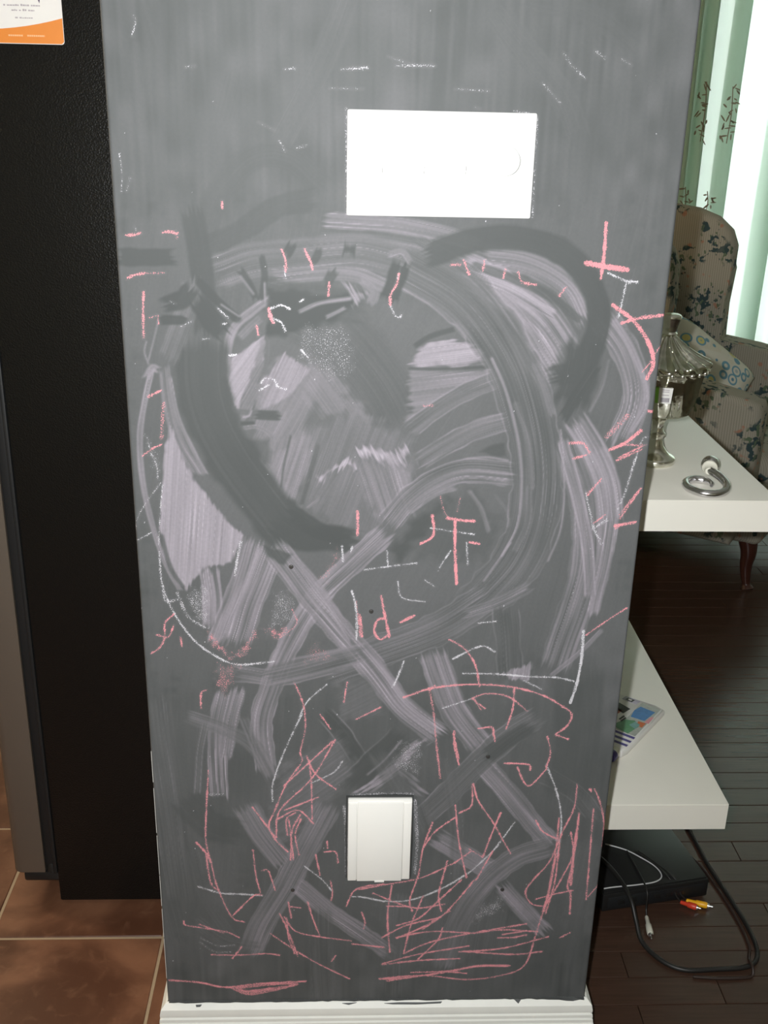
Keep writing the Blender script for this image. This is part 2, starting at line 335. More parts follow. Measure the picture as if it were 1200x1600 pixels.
# ---- chalk marks on the board, in wall millimetres
MARKS=[
('p',45,0.16,0.8,0.25,80,0.5,[(2,1272),(601,1283),(627,1082),(642,724),(281,656),(5,656),(-4,1074)]),
('p',40,0.13,0.6,0.3,85,0.5,[(9,656),(601,656),(616,189),(16,197)]),
('p',40,0.2,0.6,0.25,60,0.5,[(156,1175),(454,1179),(477,826),(281,723),(88,733),(75,995)]),
('s',29.8,0.16,0.5,0.3,0.0,0.7,[(258,1492),(241,1448),(211,1390),(190,1353)]),
('s',20.9,0.13,0.5,0.3,0.0,0.7,[(140,1419),(127,1371)]),
('s',7.6,0.13,0.5,0.3,0.0,0.7,[(36,1447),(42,1400)]),
('s',7.5,0.13,0.5,0.3,0.0,0.7,[(47,1487),(59,1444)]),
('s',29.3,0.14,0.5,0.3,0.0,0.7,[(417,1485),(450,1448),(493,1405),(516,1363)]),
('s',21.6,0.12,0.5,0.3,0.0,0.7,[(454,1496),(520,1483),(566,1455)]),
('s',30.8,0.1,0.6,0.3,0.0,0.7,[(93,1234),(114,1288),(153,1330),(195,1333),(230,1306)]),
('s',26.3,0.06,0.6,0.3,0.0,0.7,[(102,1234),(146,1256),(183,1280),(219,1288)]),
('s',18.9,0.42,0.7,0.5,0.0,0.7,[(241,1267),(303,1264),(361,1256),(409,1243)]),
('s',11.7,0.3,0.6,0.6,0.0,0.7,[(230,1247),(303,1245),(369,1235)]),
('s',34.2,0.4,0.7,0.9,0.2,0.7,[(565,1158),(592,1124),(610,1085),(611,1050),(598,1009)]),
('s',7.8,0.55,0.6,0.5,0.0,0.7,[(576,1160),(602,1122),(622,1082),(624,1050),(610,1020)]),
('s',45.5,0.34,0.7,0.9,0.2,0.7,[(532,1008),(563,933),(573,845),(561,771),(544,695)]),
('s',19.6,0.5,0.75,0.7,0.0,0.7,[(571,1000),(591,957),(598,909),(595,843),(586,771)]),
('s',32.0,0.5,0.75,0.7,0.0,0.7,[(542,1033),(568,996),(588,954),(599,907)]),
('s',14.7,0.42,0.7,0.6,0.4,0.7,[(528,1008),(556,924),(572,863),(581,799)]),
('s',6.9,0.45,0.6,0.5,0.0,0.7,[(601,748),(574,714),(540,680)]),
('s',29.9,0.42,0.75,0.6,0.0,0.7,[(417,1230),(471,1222),(518,1196),(542,1158)]),
('s',45.2,0.52,0.8,0.9,0.3,0.7,[(394,1212),(454,1185),(493,1157),(519,1123)]),
('s',38.0,0.4,0.75,0.8,0.0,0.7,[(412,1193),(455,1157),(489,1111),(505,1088)]),
('s',12.0,0.62,0.7,0.8,0.0,0.7,[(404,1209),(453,1192),(502,1165)]),
('s',10.5,0.1,0.8,0.4,0.0,0.7,[(407,1219),(452,1205),(499,1184),(535,1158)]),
('s',44.0,0.26,0.75,0.55,0.0,0.7,[(117,1207),(157,1220),(216,1227),(274,1231),(333,1218),(394,1186)]),
('s',17.7,0.44,0.6,0.6,0.0,0.7,[(179,1201),(230,1207),(274,1206),(319,1188)]),
('s',26.9,0.4,0.6,0.5,0.0,0.7,[(319,1207),(372,1178),(411,1141)]),
('s',83.3,0.13,0.85,0.3,0.0,0.7,[(208,1161),(253,1139),(299,1086),(327,1038)]),
('s',44.4,0.1,0.8,0.3,0.0,0.7,[(171,1182),(216,1176),(275,1169)]),
('p',8,0.4,0.75,0.5,62,0.5,[(154,1076),(185,1110),(230,1085),(207,1005),(183,930),(152,980)]),
('p',14,0.3,0.7,0.7,70,0.5,[(184,1005),(277,1046),(340,1006),(342,914),(279,879),(206,930)]),
('p',3,0.7,0.85,0.6,55,0.5,[(122,1087),(128,1107),(166,1135),(163,1107),(147,1084),(132,1044),(125,1054)]),
('p',4,0.36,0.8,0.6,60,0.5,[(132,1044),(164,1130),(164,1088),(147,1036),(136,1032)]),
('p',4,0.55,0.8,0.6,65,0.5,[(163,1080),(189,1113),(217,1094),(192,1062),(160,1045)]),
('s',4.0,0.22,0.8,0.3,0.0,0.7,[(170,1128),(168,1104),(157,1077)]),
('s',10.4,0.5,0.75,0.4,0.0,0.7,[(118,1083),(127,1137),(156,1166),(175,1178)]),
('s',9.7,0.3,0.7,0.4,0.0,0.7,[(135,1130),(150,1145),(163,1156)]),
('s',7.4,0.16,0.8,0.3,0.0,0.7,[(114,1044),(169,1038),(183,1038)]),
('s',12.3,0.06,0.9,0.2,0.0,0.7,[(154,1038),(181,1037)]),
('s',5.3,0.05,0.9,0.2,0.0,0.7,[(134,1027),(152,1027)]),
('s',2.5,0.62,0.8,0.3,0.0,0.7,[(148,1043),(145,1037),(138,1035)]),
('s',6.2,0.42,0.7,0.5,0.0,0.7,[(138,1021),(156,1022),(172,1008),(170,980)]),
('s',2.9,0.6,0.7,0.4,0.0,0.7,[(139,1004),(153,986),(170,963)]),
('p',8,0.12,0.85,0.3,80,0.5,[(143,1004),(175,1013),(168,978),(161,975)]),
('p',10,0.42,0.75,0.8,72,0.5,[(176,984),(206,1017),(222,1013),(203,922),(176,946)]),
('s',6.3,0.12,0.8,0.5,0.0,0.7,[(228,1002),(216,954),(207,922)]),
('s',3.3,0.1,0.8,0.5,0.0,0.7,[(195,1013),(186,973),(182,944)]),
('p',5,0.75,0.85,1.0,68,0.5,[(228,958),(247,974),(266,981),(276,969),(272,976),(260,974),(239,963),(232,947)]),
('p',6,0.78,0.85,1.1,-62,0.5,[(275,995),(284,1000),(299,992),(333,995),(337,975),(323,972),(304,979),(293,988),(278,986)]),
('p',14,0.38,0.75,1.0,-72,0.5,[(278,985),(337,977),(343,914),(316,900),(285,932)]),
('s',5.1,0.45,0.7,0.5,0.0,0.7,[(228,931),(215,920)]),
('p',10,0.3,0.7,0.6,60,0.5,[(222,949),(251,958),(239,931),(222,920)]),
('p',16,0.36,0.7,0.7,-55,0.5,[(218,1104),(251,1088),(284,1040),(239,1040),(202,1060)]),
('d','w',0.36,[(207,1153),(262,1145),(275,1093),(243,1080),(204,1108)]),
('p',8,0.42,0.8,0.7,8,0.5,[(337,1097),(435,1098),(436,1084),(375,1055),(339,1034)]),
('s',22.7,0.26,0.85,0.5,0.25,0.7,[(339,1021),(371,1047),(405,1069),(444,1086)]),
('s',25.1,0.3,0.8,0.5,0.3,0.7,[(353,981),(388,1004),(422,1022),(457,1033)]),
('p',5,0.72,0.85,0.7,8,0.5,[(336,1103),(350,1122),(376,1132),(402,1130),(421,1123),(426,1108),(388,1102),(347,1100)]),
('s',4.1,0.05,0.8,0.2,0.0,0.7,[(337,1097),(378,1097),(428,1100)]),
('s',6.9,0.05,0.85,0.2,0.0,0.7,[(342,1124),(360,1136),(388,1145)]),
('p',4,0.06,0.8,0.3,20,0.5,[(426,994),(444,1004),(457,1007),(461,987)]),
('s',31.9,0.3,0.85,0.9,0.3,0.7,[(317,900),(342,932),(373,955),(410,969),(466,965)]),
('s',3.0,0.5,0.6,0.4,0.0,0.7,[(410,985),(435,987),(462,983)]),
('s',10.7,0.34,0.6,0.8,0.0,0.7,[(342,916),(373,939),(397,947)]),
('p',20,0.1,0.7,0.4,70,0.5,[(380,937),(431,940),(455,891),(445,849),(353,848),(347,891)]),
('s',5.6,0.4,0.6,0.5,0.0,0.7,[(416,942),(432,919),(443,889)]),
('s',5.2,0.26,0.6,0.5,0.0,0.7,[(448,937),(465,915),(468,896)]),
('p',12,0.04,0.8,0.3,40,0.5,[(319,861),(343,896),(390,931),(363,888),(332,848)]),
('s',65.8,0.17,0.88,0.75,0.25,0.7,[(333,1223),(394,1187),(438,1138),(470,1080),(494,999),(500,915),(481,844),(436,785)]),
('s',48.8,0.22,0.85,0.8,0.25,0.7,[(446,794),(389,752),(314,719),(239,690)]),
('s',25.4,0.3,0.85,0.7,0.3,0.7,[(247,695),(179,677),(122,683)]),
('s',3.4,0.55,0.75,0.3,0.0,0.7,[(434,1111),(452,1075),(466,1033),(476,992),(481,947),(479,896),(462,854)]),
('s',2.9,0.12,0.7,0.3,0.0,0.7,[(444,1111),(466,1061),(478,1011),(484,974)]),
('s',2.6,0.5,0.7,0.3,0.0,0.7,[(524,1023),(531,983),(536,927),(534,887),(522,847)]),
('s',8.7,0.36,0.5,0.8,0.0,0.7,[(491,947),(492,901),(479,863)]),
('s',6.3,0.36,0.4,0.8,0.0,0.7,[(466,1056),(486,1005),(495,947)]),
('s',2.9,0.55,0.6,0.3,0.0,0.7,[(473,873),(441,819)]),
('s',18.1,0.36,0.5,0.9,0.0,0.7,[(418,771),(461,787),(502,811)]),
('s',8.3,0.4,0.6,0.5,0.0,0.7,[(486,1105),(500,1076),(513,1042)]),
('s',31.5,0.05,0.93,0.3,0.0,0.7,[(356,1230),(400,1246),(448,1251),(497,1241),(532,1217),(555,1178),(557,1140),(540,1100),(512,1090)]),
('s',49.5,0.05,0.92,0.3,0.0,0.7,[(545,1128),(541,1089),(534,1058)]),
('s',14.5,0.05,0.9,0.3,0.0,0.7,[(558,1100),(540,1066),(526,1038)]),
('s',5.0,0.34,0.6,0.5,0.0,0.7,[(575,1112),(570,1079),(557,1045)]),
('s',29.1,0.06,0.9,0.25,0.0,0.7,[(87,1274),(93,1232),(97,1188),(98,1137)]),
('s',71.4,0.06,0.95,0.25,0.0,0.7,[(93,1121),(92,1075),(100,1032),(120,988),(147,945),(179,900),(194,878)]),
('s',37.0,0.05,0.95,0.2,0.0,0.7,[(174,895),(206,876),(242,878),(272,873)]),
('s',24.1,0.04,0.9,0.2,0.0,0.7,[(194,913),(230,887),(262,880)]),
('s',13.8,0.34,0.7,0.5,0.0,0.7,[(47,1093),(49,1051),(60,1003),(81,962)]),
('s',5.4,0.42,0.7,0.4,0.0,0.7,[(53,1083),(60,1035),(79,987),(91,962)]),
('s',26.6,0.26,0.7,0.4,0.0,0.7,[(52,1106),(62,1129),(80,1174),(84,1196)]),
('s',21.6,0.04,0.9,0.2,0.0,0.7,[(1,1222),(35,1222),(65,1223)]),
('s',22.0,0.03,0.9,0.2,0.0,0.7,[(55,1170),(72,1175),(80,1185)]),
('s',11.8,0.03,0.9,0.2,0.0,0.7,[(45,1151),(75,1151)]),
('s',26.6,0.03,0.9,0.2,0.0,0.7,[(90,1174),(104,1152),(118,1137)]),
('s',10.3,0.03,0.9,0.2,0.0,0.7,[(91,1196),(112,1174),(135,1152)]),
('p',4,0.64,0.92,0.6,84,0.5,[(50,1023),(41,987),(36,948),(31,891),(33,851),(51,812),(60,806),(84,836),(118,844),(134,881),(108,909),(83,943),(66,976)]),
('s',7.0,0.46,0.75,0.4,0.2,0.7,[(33,1094),(22,1055),(13,1008),(13,953),(21,897),(34,845),(52,804)]),
('s',9.0,0.5,0.7,0.3,0.0,0.7,[(25,1082),(33,1094),(39,1092)]),
('s',2.2,0.5,0.7,0.3,0.0,0.7,[(28,1126),(25,1113),(29,1098)]),
('s',2.0,0.5,0.7,0.3,0.0,0.7,[(43,1151),(36,1126),(29,1103)]),
('s',6.4,0.1,0.8,0.2,0.0,0.7,[(32,880),(41,836),(56,808)]),
('s',24.5,0.42,0.85,0.8,0.3,0.7,[(90,831),(92,797),(91,756)]),
('s',27.8,0.42,0.85,0.8,0.3,0.7,[(146,869),(131,820),(110,765),(98,733)]),
('s',36.1,0.44,0.85,0.8,0.2,0.7,[(166,856),(144,797),(123,733)]),
('s',30.2,0.4,0.88,0.7,0.35,0.7,[(311,883),(271,843),(230,798),(193,733),(166,665),(151,606),(156,534)]),
('s',35.4,0.42,0.9,0.75,0.35,0.7,[(174,862),(214,802),(255,747),(298,693),(342,631),(390,588)]),
('s',11.5,0.5,0.7,0.6,0.0,0.7,[(194,853),(230,807),(272,733)]),
('p',5,0.06,0.85,0.2,50,0.5,[(158,869),(195,855),(184,840),(165,851)]),
('s',33.8,0.24,0.8,0.8,0.0,0.7,[(281,712),(213,690),(162,677)]),
('s',4.2,0.5,0.6,0.3,0.0,0.7,[(192,704),(247,716),(289,728)]),
('s',26.0,0.42,0.85,0.8,0.3,0.7,[(104,654),(92,596),(90,535),(91,488)]),
('s',20.6,0.38,0.8,0.8,0.2,0.7,[(121,656),(109,606),(101,555)]),
('s',22.5,0.28,0.7,0.7,0.0,0.7,[(55,616),(101,596),(139,571),(164,519)]),
('s',13.9,0.34,0.6,0.7,0.0,0.7,[(127,616),(147,555),(161,522)]),
('s',10.4,0.3,0.6,0.6,0.0,0.7,[(75,606),(66,555),(60,493)]),
('s',26.1,0.06,0.85,0.3,0.35,0.7,[(237,620),(261,588),(283,550)]),
('s',38.8,0.07,0.88,0.3,0.3,0.7,[(342,585),(309,549),(273,504)]),
('p',8,0.52,0.8,0.9,38,0.5,[(283,492),(320,523),(351,574),(374,578),(359,554),(330,523),(303,499)]),
('p',6,0.46,0.8,0.9,-42,0.5,[(333,539),(353,523),(381,491),(364,495)]),
('s',3.3,0.45,0.7,0.5,0.0,0.7,[(296,523),(319,547),(341,578)]),
('s',35.7,0.12,0.9,0.6,0.25,0.7,[(472,776),(478,733),(484,683)]),
('p',4,0.6,0.85,0.8,85,0.5,[(473,683),(509,700),(511,673),(487,673)]),
('s',38.1,0.42,0.9,0.75,0.3,0.7,[(379,712),(394,670),(414,621),(450,570)]),
('s',30.9,0.4,0.9,0.7,0.3,0.7,[(456,539),(494,491),(535,436),(562,402)]),
('s',37.4,0.22,0.9,0.5,0.35,0.7,[(524,614),(488,585),(447,539),(409,491),(376,453)]),
('s',26.5,0.03,0.6,0.3,0.0,0.7,[(518,600),(485,575),(459,552)]),
('s',36.1,0.38,0.88,0.6,0.2,0.7,[(127,469),(149,422),(180,371)]),
('s',28.2,0.4,0.9,0.6,0.25,0.7,[(195,337),(239,290),(287,248),(335,205)]),
('s',38.7,0.32,0.9,0.6,0.25,0.7,[(241,470),(212,405),(179,331),(147,267),(127,210)]),
('s',33.2,0.38,0.88,0.6,0.25,0.7,[(398,415),(436,386),(478,357)]),
('s',26.6,0.42,0.9,0.6,0.2,0.7,[(496,327),(526,289),(563,245)]),
('s',35.8,0.3,0.9,0.6,0.25,0.7,[(557,398),(510,378),(465,329),(433,258),(415,182)]),
('s',27.3,0.16,0.6,0.5,0.2,0.7,[(542,522),(590,490),(620,452)]),
('s',32.4,0.2,0.5,0.9,0.0,0.7,[(342,312),(342,229),(339,130)]),
('s',38.1,0.16,0.5,0.9,0.0,0.7,[(230,290),(235,119)]),
('s',18.4,0.16,0.5,0.6,0.0,0.7,[(49,395),(64,315),(98,244)]),
('s',22.5,0.18,0.5,0.6,0.0,0.7,[(52,268),(88,232),(135,220)]),
('s',36.7,0.1,0.5,0.6,0.0,0.7,[(-1,395),(10,316),(23,233)]),
('s',52.9,0.17,0.5,0.7,0.0,0.7,[(8,636),(19,482),(31,315)]),
('s',44.8,0.19,0.5,0.6,0.0,0.7,[(318,555),(355,480),(375,426)]),
('p',20,0.3,0.6,0.6,40,0.5,[(181,538),(261,581),(270,523),(236,464),(179,410),(155,441)]),
('p',16,0.28,0.55,0.6,30,0.5,[(254,666),(308,672),(315,620),(260,613)]),
('p',30,0.22,0.5,0.7,85,0.5,[(314,307),(454,314),(543,260),(519,192),(331,180)]),
('p',25,0.2,0.5,0.5,80,0.5,[(567,404),(630,403),(635,273),(593,260)]),
('p',25,0.2,0.5,0.5,85,0.5,[(59,396),(110,411),(119,299),(74,292)]),
('s',23.7,0.2,0.5,0.6,0.0,0.7,[(406,554),(425,425),(427,335)]),
('s',79.8,0.05,0.5,0.4,0.0,0.7,[(573,675),(586,585),(581,490)]),
('s',53.5,0.05,0.5,0.4,0.0,0.7,[(44,482),(77,439),(113,427)]),
('s',14.6,0.03,0.95,0.1,0.0,0.7,[(265,1241),(263,1228)]),
('s',23.7,0.02,0.95,0.1,0.0,0.7,[(324,1221),(317,1198),(310,1178)]),
('s',11.6,0.03,0.9,0.1,0.0,0.7,[(199,1239),(192,1227)]),
('s',9.7,0.04,0.85,0.1,0.0,0.7,[(230,1233),(223,1219)]),
('s',11.8,0.05,0.85,0.1,0.0,0.7,[(246,1210),(238,1195)]),
('s',7.8,0.04,0.85,0.1,0.0,0.7,[(164,1226),(167,1203),(163,1176)]),
('s',8.6,0.04,0.85,0.1,0.0,0.7,[(139,1210),(150,1193),(157,1176)]),
('p',8,0.02,0.92,0.2,10,0.5,[(171,1188),(207,1190),(222,1181),(262,1183),(274,1177),(250,1153),(190,1136),(167,1136),(171,1168)]),
('s',4.7,0.44,0.8,0.4,0.0,0.7,[(207,1163),(230,1173),(266,1179)]),
('s',4.8,0.44,0.8,0.4,0.0,0.7,[(238,1157),(250,1163),(259,1168)]),
('p',6,0.55,0.8,0.9,-60,0.5,[(250,1201),(284,1185),(270,1173),(264,1187)]),
('s',3.1,0.4,0.7,0.3,0.0,0.7,[(139,1203),(154,1182)]),
('s',3.1,0.45,0.7,0.3,0.0,0.7,[(167,1195),(167,1174)]),
('s',2.4,0.5,0.7,0.3,0.0,0.7,[(116,1170),(137,1156)]),
('s',7.8,0.4,0.6,0.3,0.0,0.7,[(308,1229),(324,1233),(334,1221)]),
('s',11.9,0.42,0.6,0.3,0.0,0.7,[(279,1201),(293,1188),(290,1174)]),
('k',3.3,0.75,[(12,1246),(22,1247),(29,1249)]),
('k',3.3,0.75,[(53,1250),(61,1251),(70,1249)]),
('k',3.4,0.75,[(10,1198),(19,1202),(30,1204)]),
('k',3.4,0.75,[(28,1183),(26,1158),(25,1129)]),
('k',3.3,0.75,[(121,1285),(121,1278)]),
('k',2.2,0.55,[(30,1204),(53,1205)]),
('k',2.2,0.55,[(33,1153),(41,1156)]),
('k',2.2,0.55,[(43,1156),(43,1146)]),
('k',2.2,0.55,[(156,1146),(159,1134)]),
('k',2.2,0.55,[(69,1251),(69,1244)]),
('w',1.6,0.48,[(11,1333),(12,1311),(10,1293)]),
('w',1.6,0.48,[(21,1308),(16,1294)]),
('w',1.7,0.48,[(22,1256),(24,1252)]),
('w',1.7,0.48,[(58,1172),(64,1170)]),
('w',1.7,0.48,[(69,1144),(82,1150)]),
('w',1.7,0.48,[(93,1129),(101,1130)]),
('k',3.5,0.8,[(187,1233),(191,1221),(191,1209)]),
('k',3.5,0.8,[(213,1234),(220,1219),(222,1211)]),
('k',3.5,0.8,[(241,1197),(240,1182)]),
('k',3.6,0.8,[(321,1208),(319,1196),(312,1184),(312,1172)]),
('w',2.3,0.8,[(190,1209),(191,1200)]),
('w',2.4,0.8,[(312,1172),(318,1160),(324,1158),(325,1161)]),
('w',2.4,0.8,[(321,1209),(320,1202)]),
('k',5.1,0.9,[(171,1166),(173,1156),(176,1149)]),
('w',2.8,0.8,[(171,1165),(185,1170),(195,1166)]),
('w',2.8,0.8,[(177,1154),(185,1150),(190,1140)]),
('w',2.8,0.8,[(171,1164),(177,1149)]),
('w',2.8,0.8,[(112,1166),(119,1159),(124,1155)]),
('w',2.8,0.8,[(117,1147),(121,1148)]),
('w',2.8,0.8,[(207,1174),(211,1177)]),
('w',2.8,0.8,[(208,1118),(216,1109)]),
('w',2.8,0.8,[(123,1110),(132,1111)]),
('k',2.4,0.6,[(157,1146),(158,1134)]),
('w',2.8,0.6,[(160,1077),(165,1083),(176,1081),(180,1073),(190,1070)]),
('w',2.8,0.6,[(158,1068),(169,1075)]),
('k',4.5,0.85,[(556,1269),(557,1237),(556,1207)]),
('k',7.0,0.85,[(537,1224),(561,1220),(586,1217)]),
('w',3.2,0.7,[(564,1213),(588,1203),(591,1204),(599,1203)]),
('w',3.2,0.7,[(586,1200),(583,1176),(581,1162)]),
('k',5.7,0.85,[(573,1176),(599,1158),(619,1134),(629,1108),(623,1088)]),
('k',4.3,0.8,[(586,1155),(606,1161),(634,1165)]),
('k',2.5,0.7,[(628,1112),(617,1097)]),
('k',2.6,0.7,[(599,988),(631,1005)]),
('k',2.7,0.7,[(632,948),(609,907)]),
('k',2.6,0.7,[(563,940),(580,956)]),
('k',2.5,0.7,[(635,1128),(629,1118)]),
('k',5.1,0.8,[(630,1048),(636,1047)]),
('k',5.2,0.8,[(587,998),(605,1007),(623,1023)]),
('k',5.4,0.8,[(604,897),(629,902)]),
('k',8.1,0.45,[(582,1015),(604,1041)]),
('k',3.4,0.65,[(381,1219),(392,1220)]),
('k',3.4,0.65,[(395,1225),(402,1209)]),
('k',3.5,0.65,[(419,1225),(418,1214)]),
('k',3.5,0.65,[(444,1216),(442,1205)]),
('k',3.5,0.65,[(459,1212),(465,1201),(481,1198)]),
('k',3.5,0.65,[(516,1196),(509,1186)]),
('k',3.7,0.65,[(536,1006),(553,1006),(562,994)]),
('k',3.7,0.65,[(543,986),(559,991)]),
('k',3.6,0.65,[(355,1051),(366,1052)]),
('k',3.7,0.65,[(605,1005),(629,1004)]),
('w',2.2,0.6,[(637,1015),(626,1011),(619,976),(609,928)]),
('w',2.3,0.6,[(575,892),(592,906)]),
('w',2.3,0.6,[(562,944),(574,900),(588,871)]),
('k',4.6,0.9,[(400,901),(402,858),(406,815)]),
('k',4.6,0.9,[(390,906),(408,903),(424,902)]),
('k',4.2,0.8,[(371,909),(374,888),(370,878),(358,871)]),
('k',4.2,0.8,[(420,873),(432,871)]),
('k',4.2,0.8,[(277,914),(278,884)]),
('k',2.4,0.5,[(380,935),(386,914),(392,907)]),
('k',2.4,0.5,[(405,933),(402,915)]),
('w',2.5,0.65,[(370,892),(398,888),(425,884)]),
('w',2.5,0.65,[(416,873),(419,842)]),
('w',2.5,0.65,[(287,834),(319,839),(354,844)]),
('w',2.5,0.65,[(315,861),(317,838)]),
('w',2.5,0.65,[(330,818),(336,795),(365,789)]),
('w',2.5,0.65,[(273,798),(279,762),(278,734)]),
('w',2.5,0.65,[(258,864),(260,845)]),
('w',2.5,0.65,[(365,820),(377,811)]),
('w',2.6,0.65,[(437,758),(460,761)]),
('w',2.5,0.65,[(383,838),(396,861)]),
('k',4.0,0.75,[(309,797),(314,771),(321,738)]),
('k',4.0,0.75,[(315,765),(305,762),(301,746),(309,734),(320,741)]),
('k',4.0,0.75,[(335,759),(353,769)]),
('k',4.0,0.75,[(282,770),(285,738)]),
('k',3.0,0.75,[(400,734),(420,721),(436,697),(444,663)]),
('k',2.9,0.75,[(581,741),(605,761),(631,781)]),
('k',3.0,0.75,[(434,644),(454,652),(484,647),(512,624)]),
('k',3.0,0.75,[(435,644),(453,629)]),
('k',3.0,0.75,[(436,646),(448,626)]),
('k',3.0,0.75,[(491,659),(491,629),(484,597)]),
('k',3.1,0.75,[(412,589),(421,549)]),
('k',3.1,0.75,[(542,584),(548,557),(544,535)]),
('k',2.8,0.75,[(565,938),(580,960)]),
('k',2.8,0.75,[(576,900),(590,912)]),
('k',2.8,0.75,[(631,948),(608,912)]),
('k',2.8,0.75,[(605,893),(616,900),(629,902)]),
('k',2.8,0.75,[(597,984),(627,999)]),
('k',3.1,0.75,[(466,598),(470,576)]),
('k',3.4,0.85,[(342,646),(379,660),(427,666),(483,663),(529,650),(557,633),(572,620),(568,602),(553,588)]),
('k',3.5,0.85,[(553,587),(571,580)]),
('k',3.5,0.85,[(485,541),(518,539),(522,530)]),
('k',3.8,0.6,[(376,661),(384,620),(389,576),(397,517)]),
('w',3.0,0.75,[(420,683),(467,682),(512,678),(546,677),(571,671)]),
('w',3.0,0.75,[(406,705),(442,724),(461,716)]),
('w',3.0,0.75,[(503,672),(528,659)]),
('w',4.5,0.85,[(577,747),(578,705),(575,667),(569,638)]),
('w',2.1,0.6,[(563,938),(578,893),(591,872)]),
('w',2.1,0.6,[(576,893),(595,905)]),
('w',2.1,0.6,[(619,986),(613,946),(605,920)]),
('w',2.2,0.6,[(326,661),(340,693)]),
('w',2.3,0.6,[(395,629),(439,646)]),
('k',3.0,0.75,[(26,1059),(42,1067)]),
('k',3.1,0.75,[(15,985),(29,995),(38,999)]),
('k',3.2,0.75,[(277,913),(277,882)]),
('k',5.1,0.5,[(44,1051),(41,1027),(39,1008)]),
('w',1.8,0.6,[(22,1008),(24,995)]),
('w',1.8,0.6,[(25,989),(31,973),(32,956)]),
('w',1.8,0.6,[(35,950),(17,926),(5,906),(-1,885)]),
('w',1.9,0.6,[(1,873),(20,884)]),
('w',1.8,0.6,[(37,948),(32,909),(28,868)]),
('w',3.3,0.7,[(28,857),(29,815),(36,788),(48,760),(69,729),(96,707),(123,696),(171,701)]),
('w',4.4,0.5,[(48,800),(60,767),(81,751)]),
('w',4.3,0.5,[(30,803),(33,788),(47,791)]),
('k',2.8,0.75,[(42,770),(30,757),(28,735),(20,720),(10,713)]),
('k',2.8,0.75,[(18,740),(33,737),(41,754)]),
('k',2.8,0.75,[(49,737),(50,723)]),
('w',4.3,0.6,[(131,872),(126,851),(122,825)]),
('w',2.7,0.7,[(258,867),(259,846)]),
('w',2.7,0.7,[(271,867),(269,858)]),
('w',2.8,0.7,[(271,804),(277,780),(278,736)]),
('k',2.2,0.6,[(194,778),(200,758),(186,742),(174,733)]),
('k',2.2,0.6,[(277,789),(283,739)]),
('d','p',0.75,[(81,748),(118,710),(144,748),(197,752),(180,730),(153,748),(135,710),(112,704),(86,729)]),
('d','p',0.5,[(230,822),(252,864),(257,855),(241,816)]),
('d','w',0.45,[(170,801),(192,804),(200,764),(164,751)]),
('d','w',0.6,[(58,800),(86,815),(89,748),(70,760)]),
('d','p',0.45,[(95,698),(135,695),(117,685),(92,685)]),
('d','p',0.4,[(222,736),(255,704),(208,695)]),
('d','w',0.4,[(19,1011),(36,987),(32,943),(28,965)]),
('d','p',0.6,[(94,689),(118,696),(117,669),(102,645),(92,665)]),
('k',2.7,0.78,[(71,629),(72,653),(79,657)]),
('k',2.8,0.78,[(77,531),(71,457),(69,411),(75,374)]),
('k',2.9,0.78,[(68,388),(73,340),(83,324)]),
('k',2.9,0.78,[(75,374),(82,332),(101,277),(119,267)]),
('k',2.9,0.78,[(103,279),(133,314),(146,316)]),
('k',2.9,0.78,[(135,396),(138,352),(144,319)]),
('k',2.9,0.78,[(147,360),(156,359),(165,325)]),
('k',2.9,0.78,[(31,270),(34,262),(56,257),(92,249),(111,238)]),
('k',2.9,0.78,[(54,263),(88,247)]),
('k',3.0,0.78,[(69,206),(110,205),(150,207),(170,204)]),
('k',3.0,0.78,[(100,199),(114,220)]),
('k',2.8,0.78,[(196,669),(208,634),(210,596),(203,560),(205,544),(184,509),(167,464),(158,438),(167,414),(184,393)]),
('k',2.8,0.78,[(215,546),(218,509),(219,449)]),
('k',2.8,0.78,[(251,580),(218,516),(174,464),(168,418)]),
('k',2.8,0.78,[(228,486),(180,464)]),
('k',2.8,0.78,[(136,469),(148,449),(167,418)]),
('k',2.8,0.78,[(186,449),(189,418),(188,379)]),
('k',2.8,0.78,[(202,456),(190,426),(192,379)]),
('k',2.8,0.78,[(203,449),(195,422),(200,387)]),
('k',3.0,0.78,[(171,282),(182,253),(197,201)]),
('k',3.0,0.78,[(178,276),(194,249),(230,238),(276,230)]),
('k',2.9,0.78,[(184,303),(188,274)]),
('k',3.0,0.78,[(157,245),(193,213),(230,185),(274,157)]),
('k',3.0,0.78,[(278,224),(325,217)]),
('k',3.0,0.78,[(212,303),(220,270),(230,239)]),
('k',2.9,0.78,[(224,387),(230,351)]),
('k',2.9,0.78,[(245,341),(248,321),(246,304)]),
('k',2.9,0.78,[(236,392),(252,392),(256,373)]),
('k',2.9,0.78,[(268,294),(279,322),(298,331),(323,334)]),
('k',3.0,0.78,[(247,191),(253,202)]),
('k',3.0,0.78,[(181,274),(184,236),(192,207)]),
('k',2.8,0.78,[(212,553),(224,524),(252,499)]),
('k',2.8,0.78,[(170,449),(199,464),(221,441)]),
('k',2.8,0.78,[(184,422),(183,449),(196,460)]),
('k',2.9,0.78,[(240,410),(241,398)]),
('k',3.0,0.78,[(291,283),(296,265),(294,252)]),
('k',2.9,0.78,[(184,295),(202,292)]),
('k',2.8,0.78,[(180,505),(248,578)]),
('k',2.7,0.78,[(262,638),(266,669)]),
('k',2.7,0.78,[(279,612),(312,631)]),
('k',2.7,0.78,[(230,620),(245,596)]),
('k',4.4,0.85,[(56,409),(68,392),(74,376)]),
('w',3.9,0.65,[(55,332),(88,320),(117,318),(146,315)]),
('w',2.6,0.75,[(277,312),(298,310),(323,302)]),
('w',2.6,0.75,[(208,367),(233,343),(248,321)]),
('w',2.5,0.75,[(261,545),(249,527),(218,509)]),
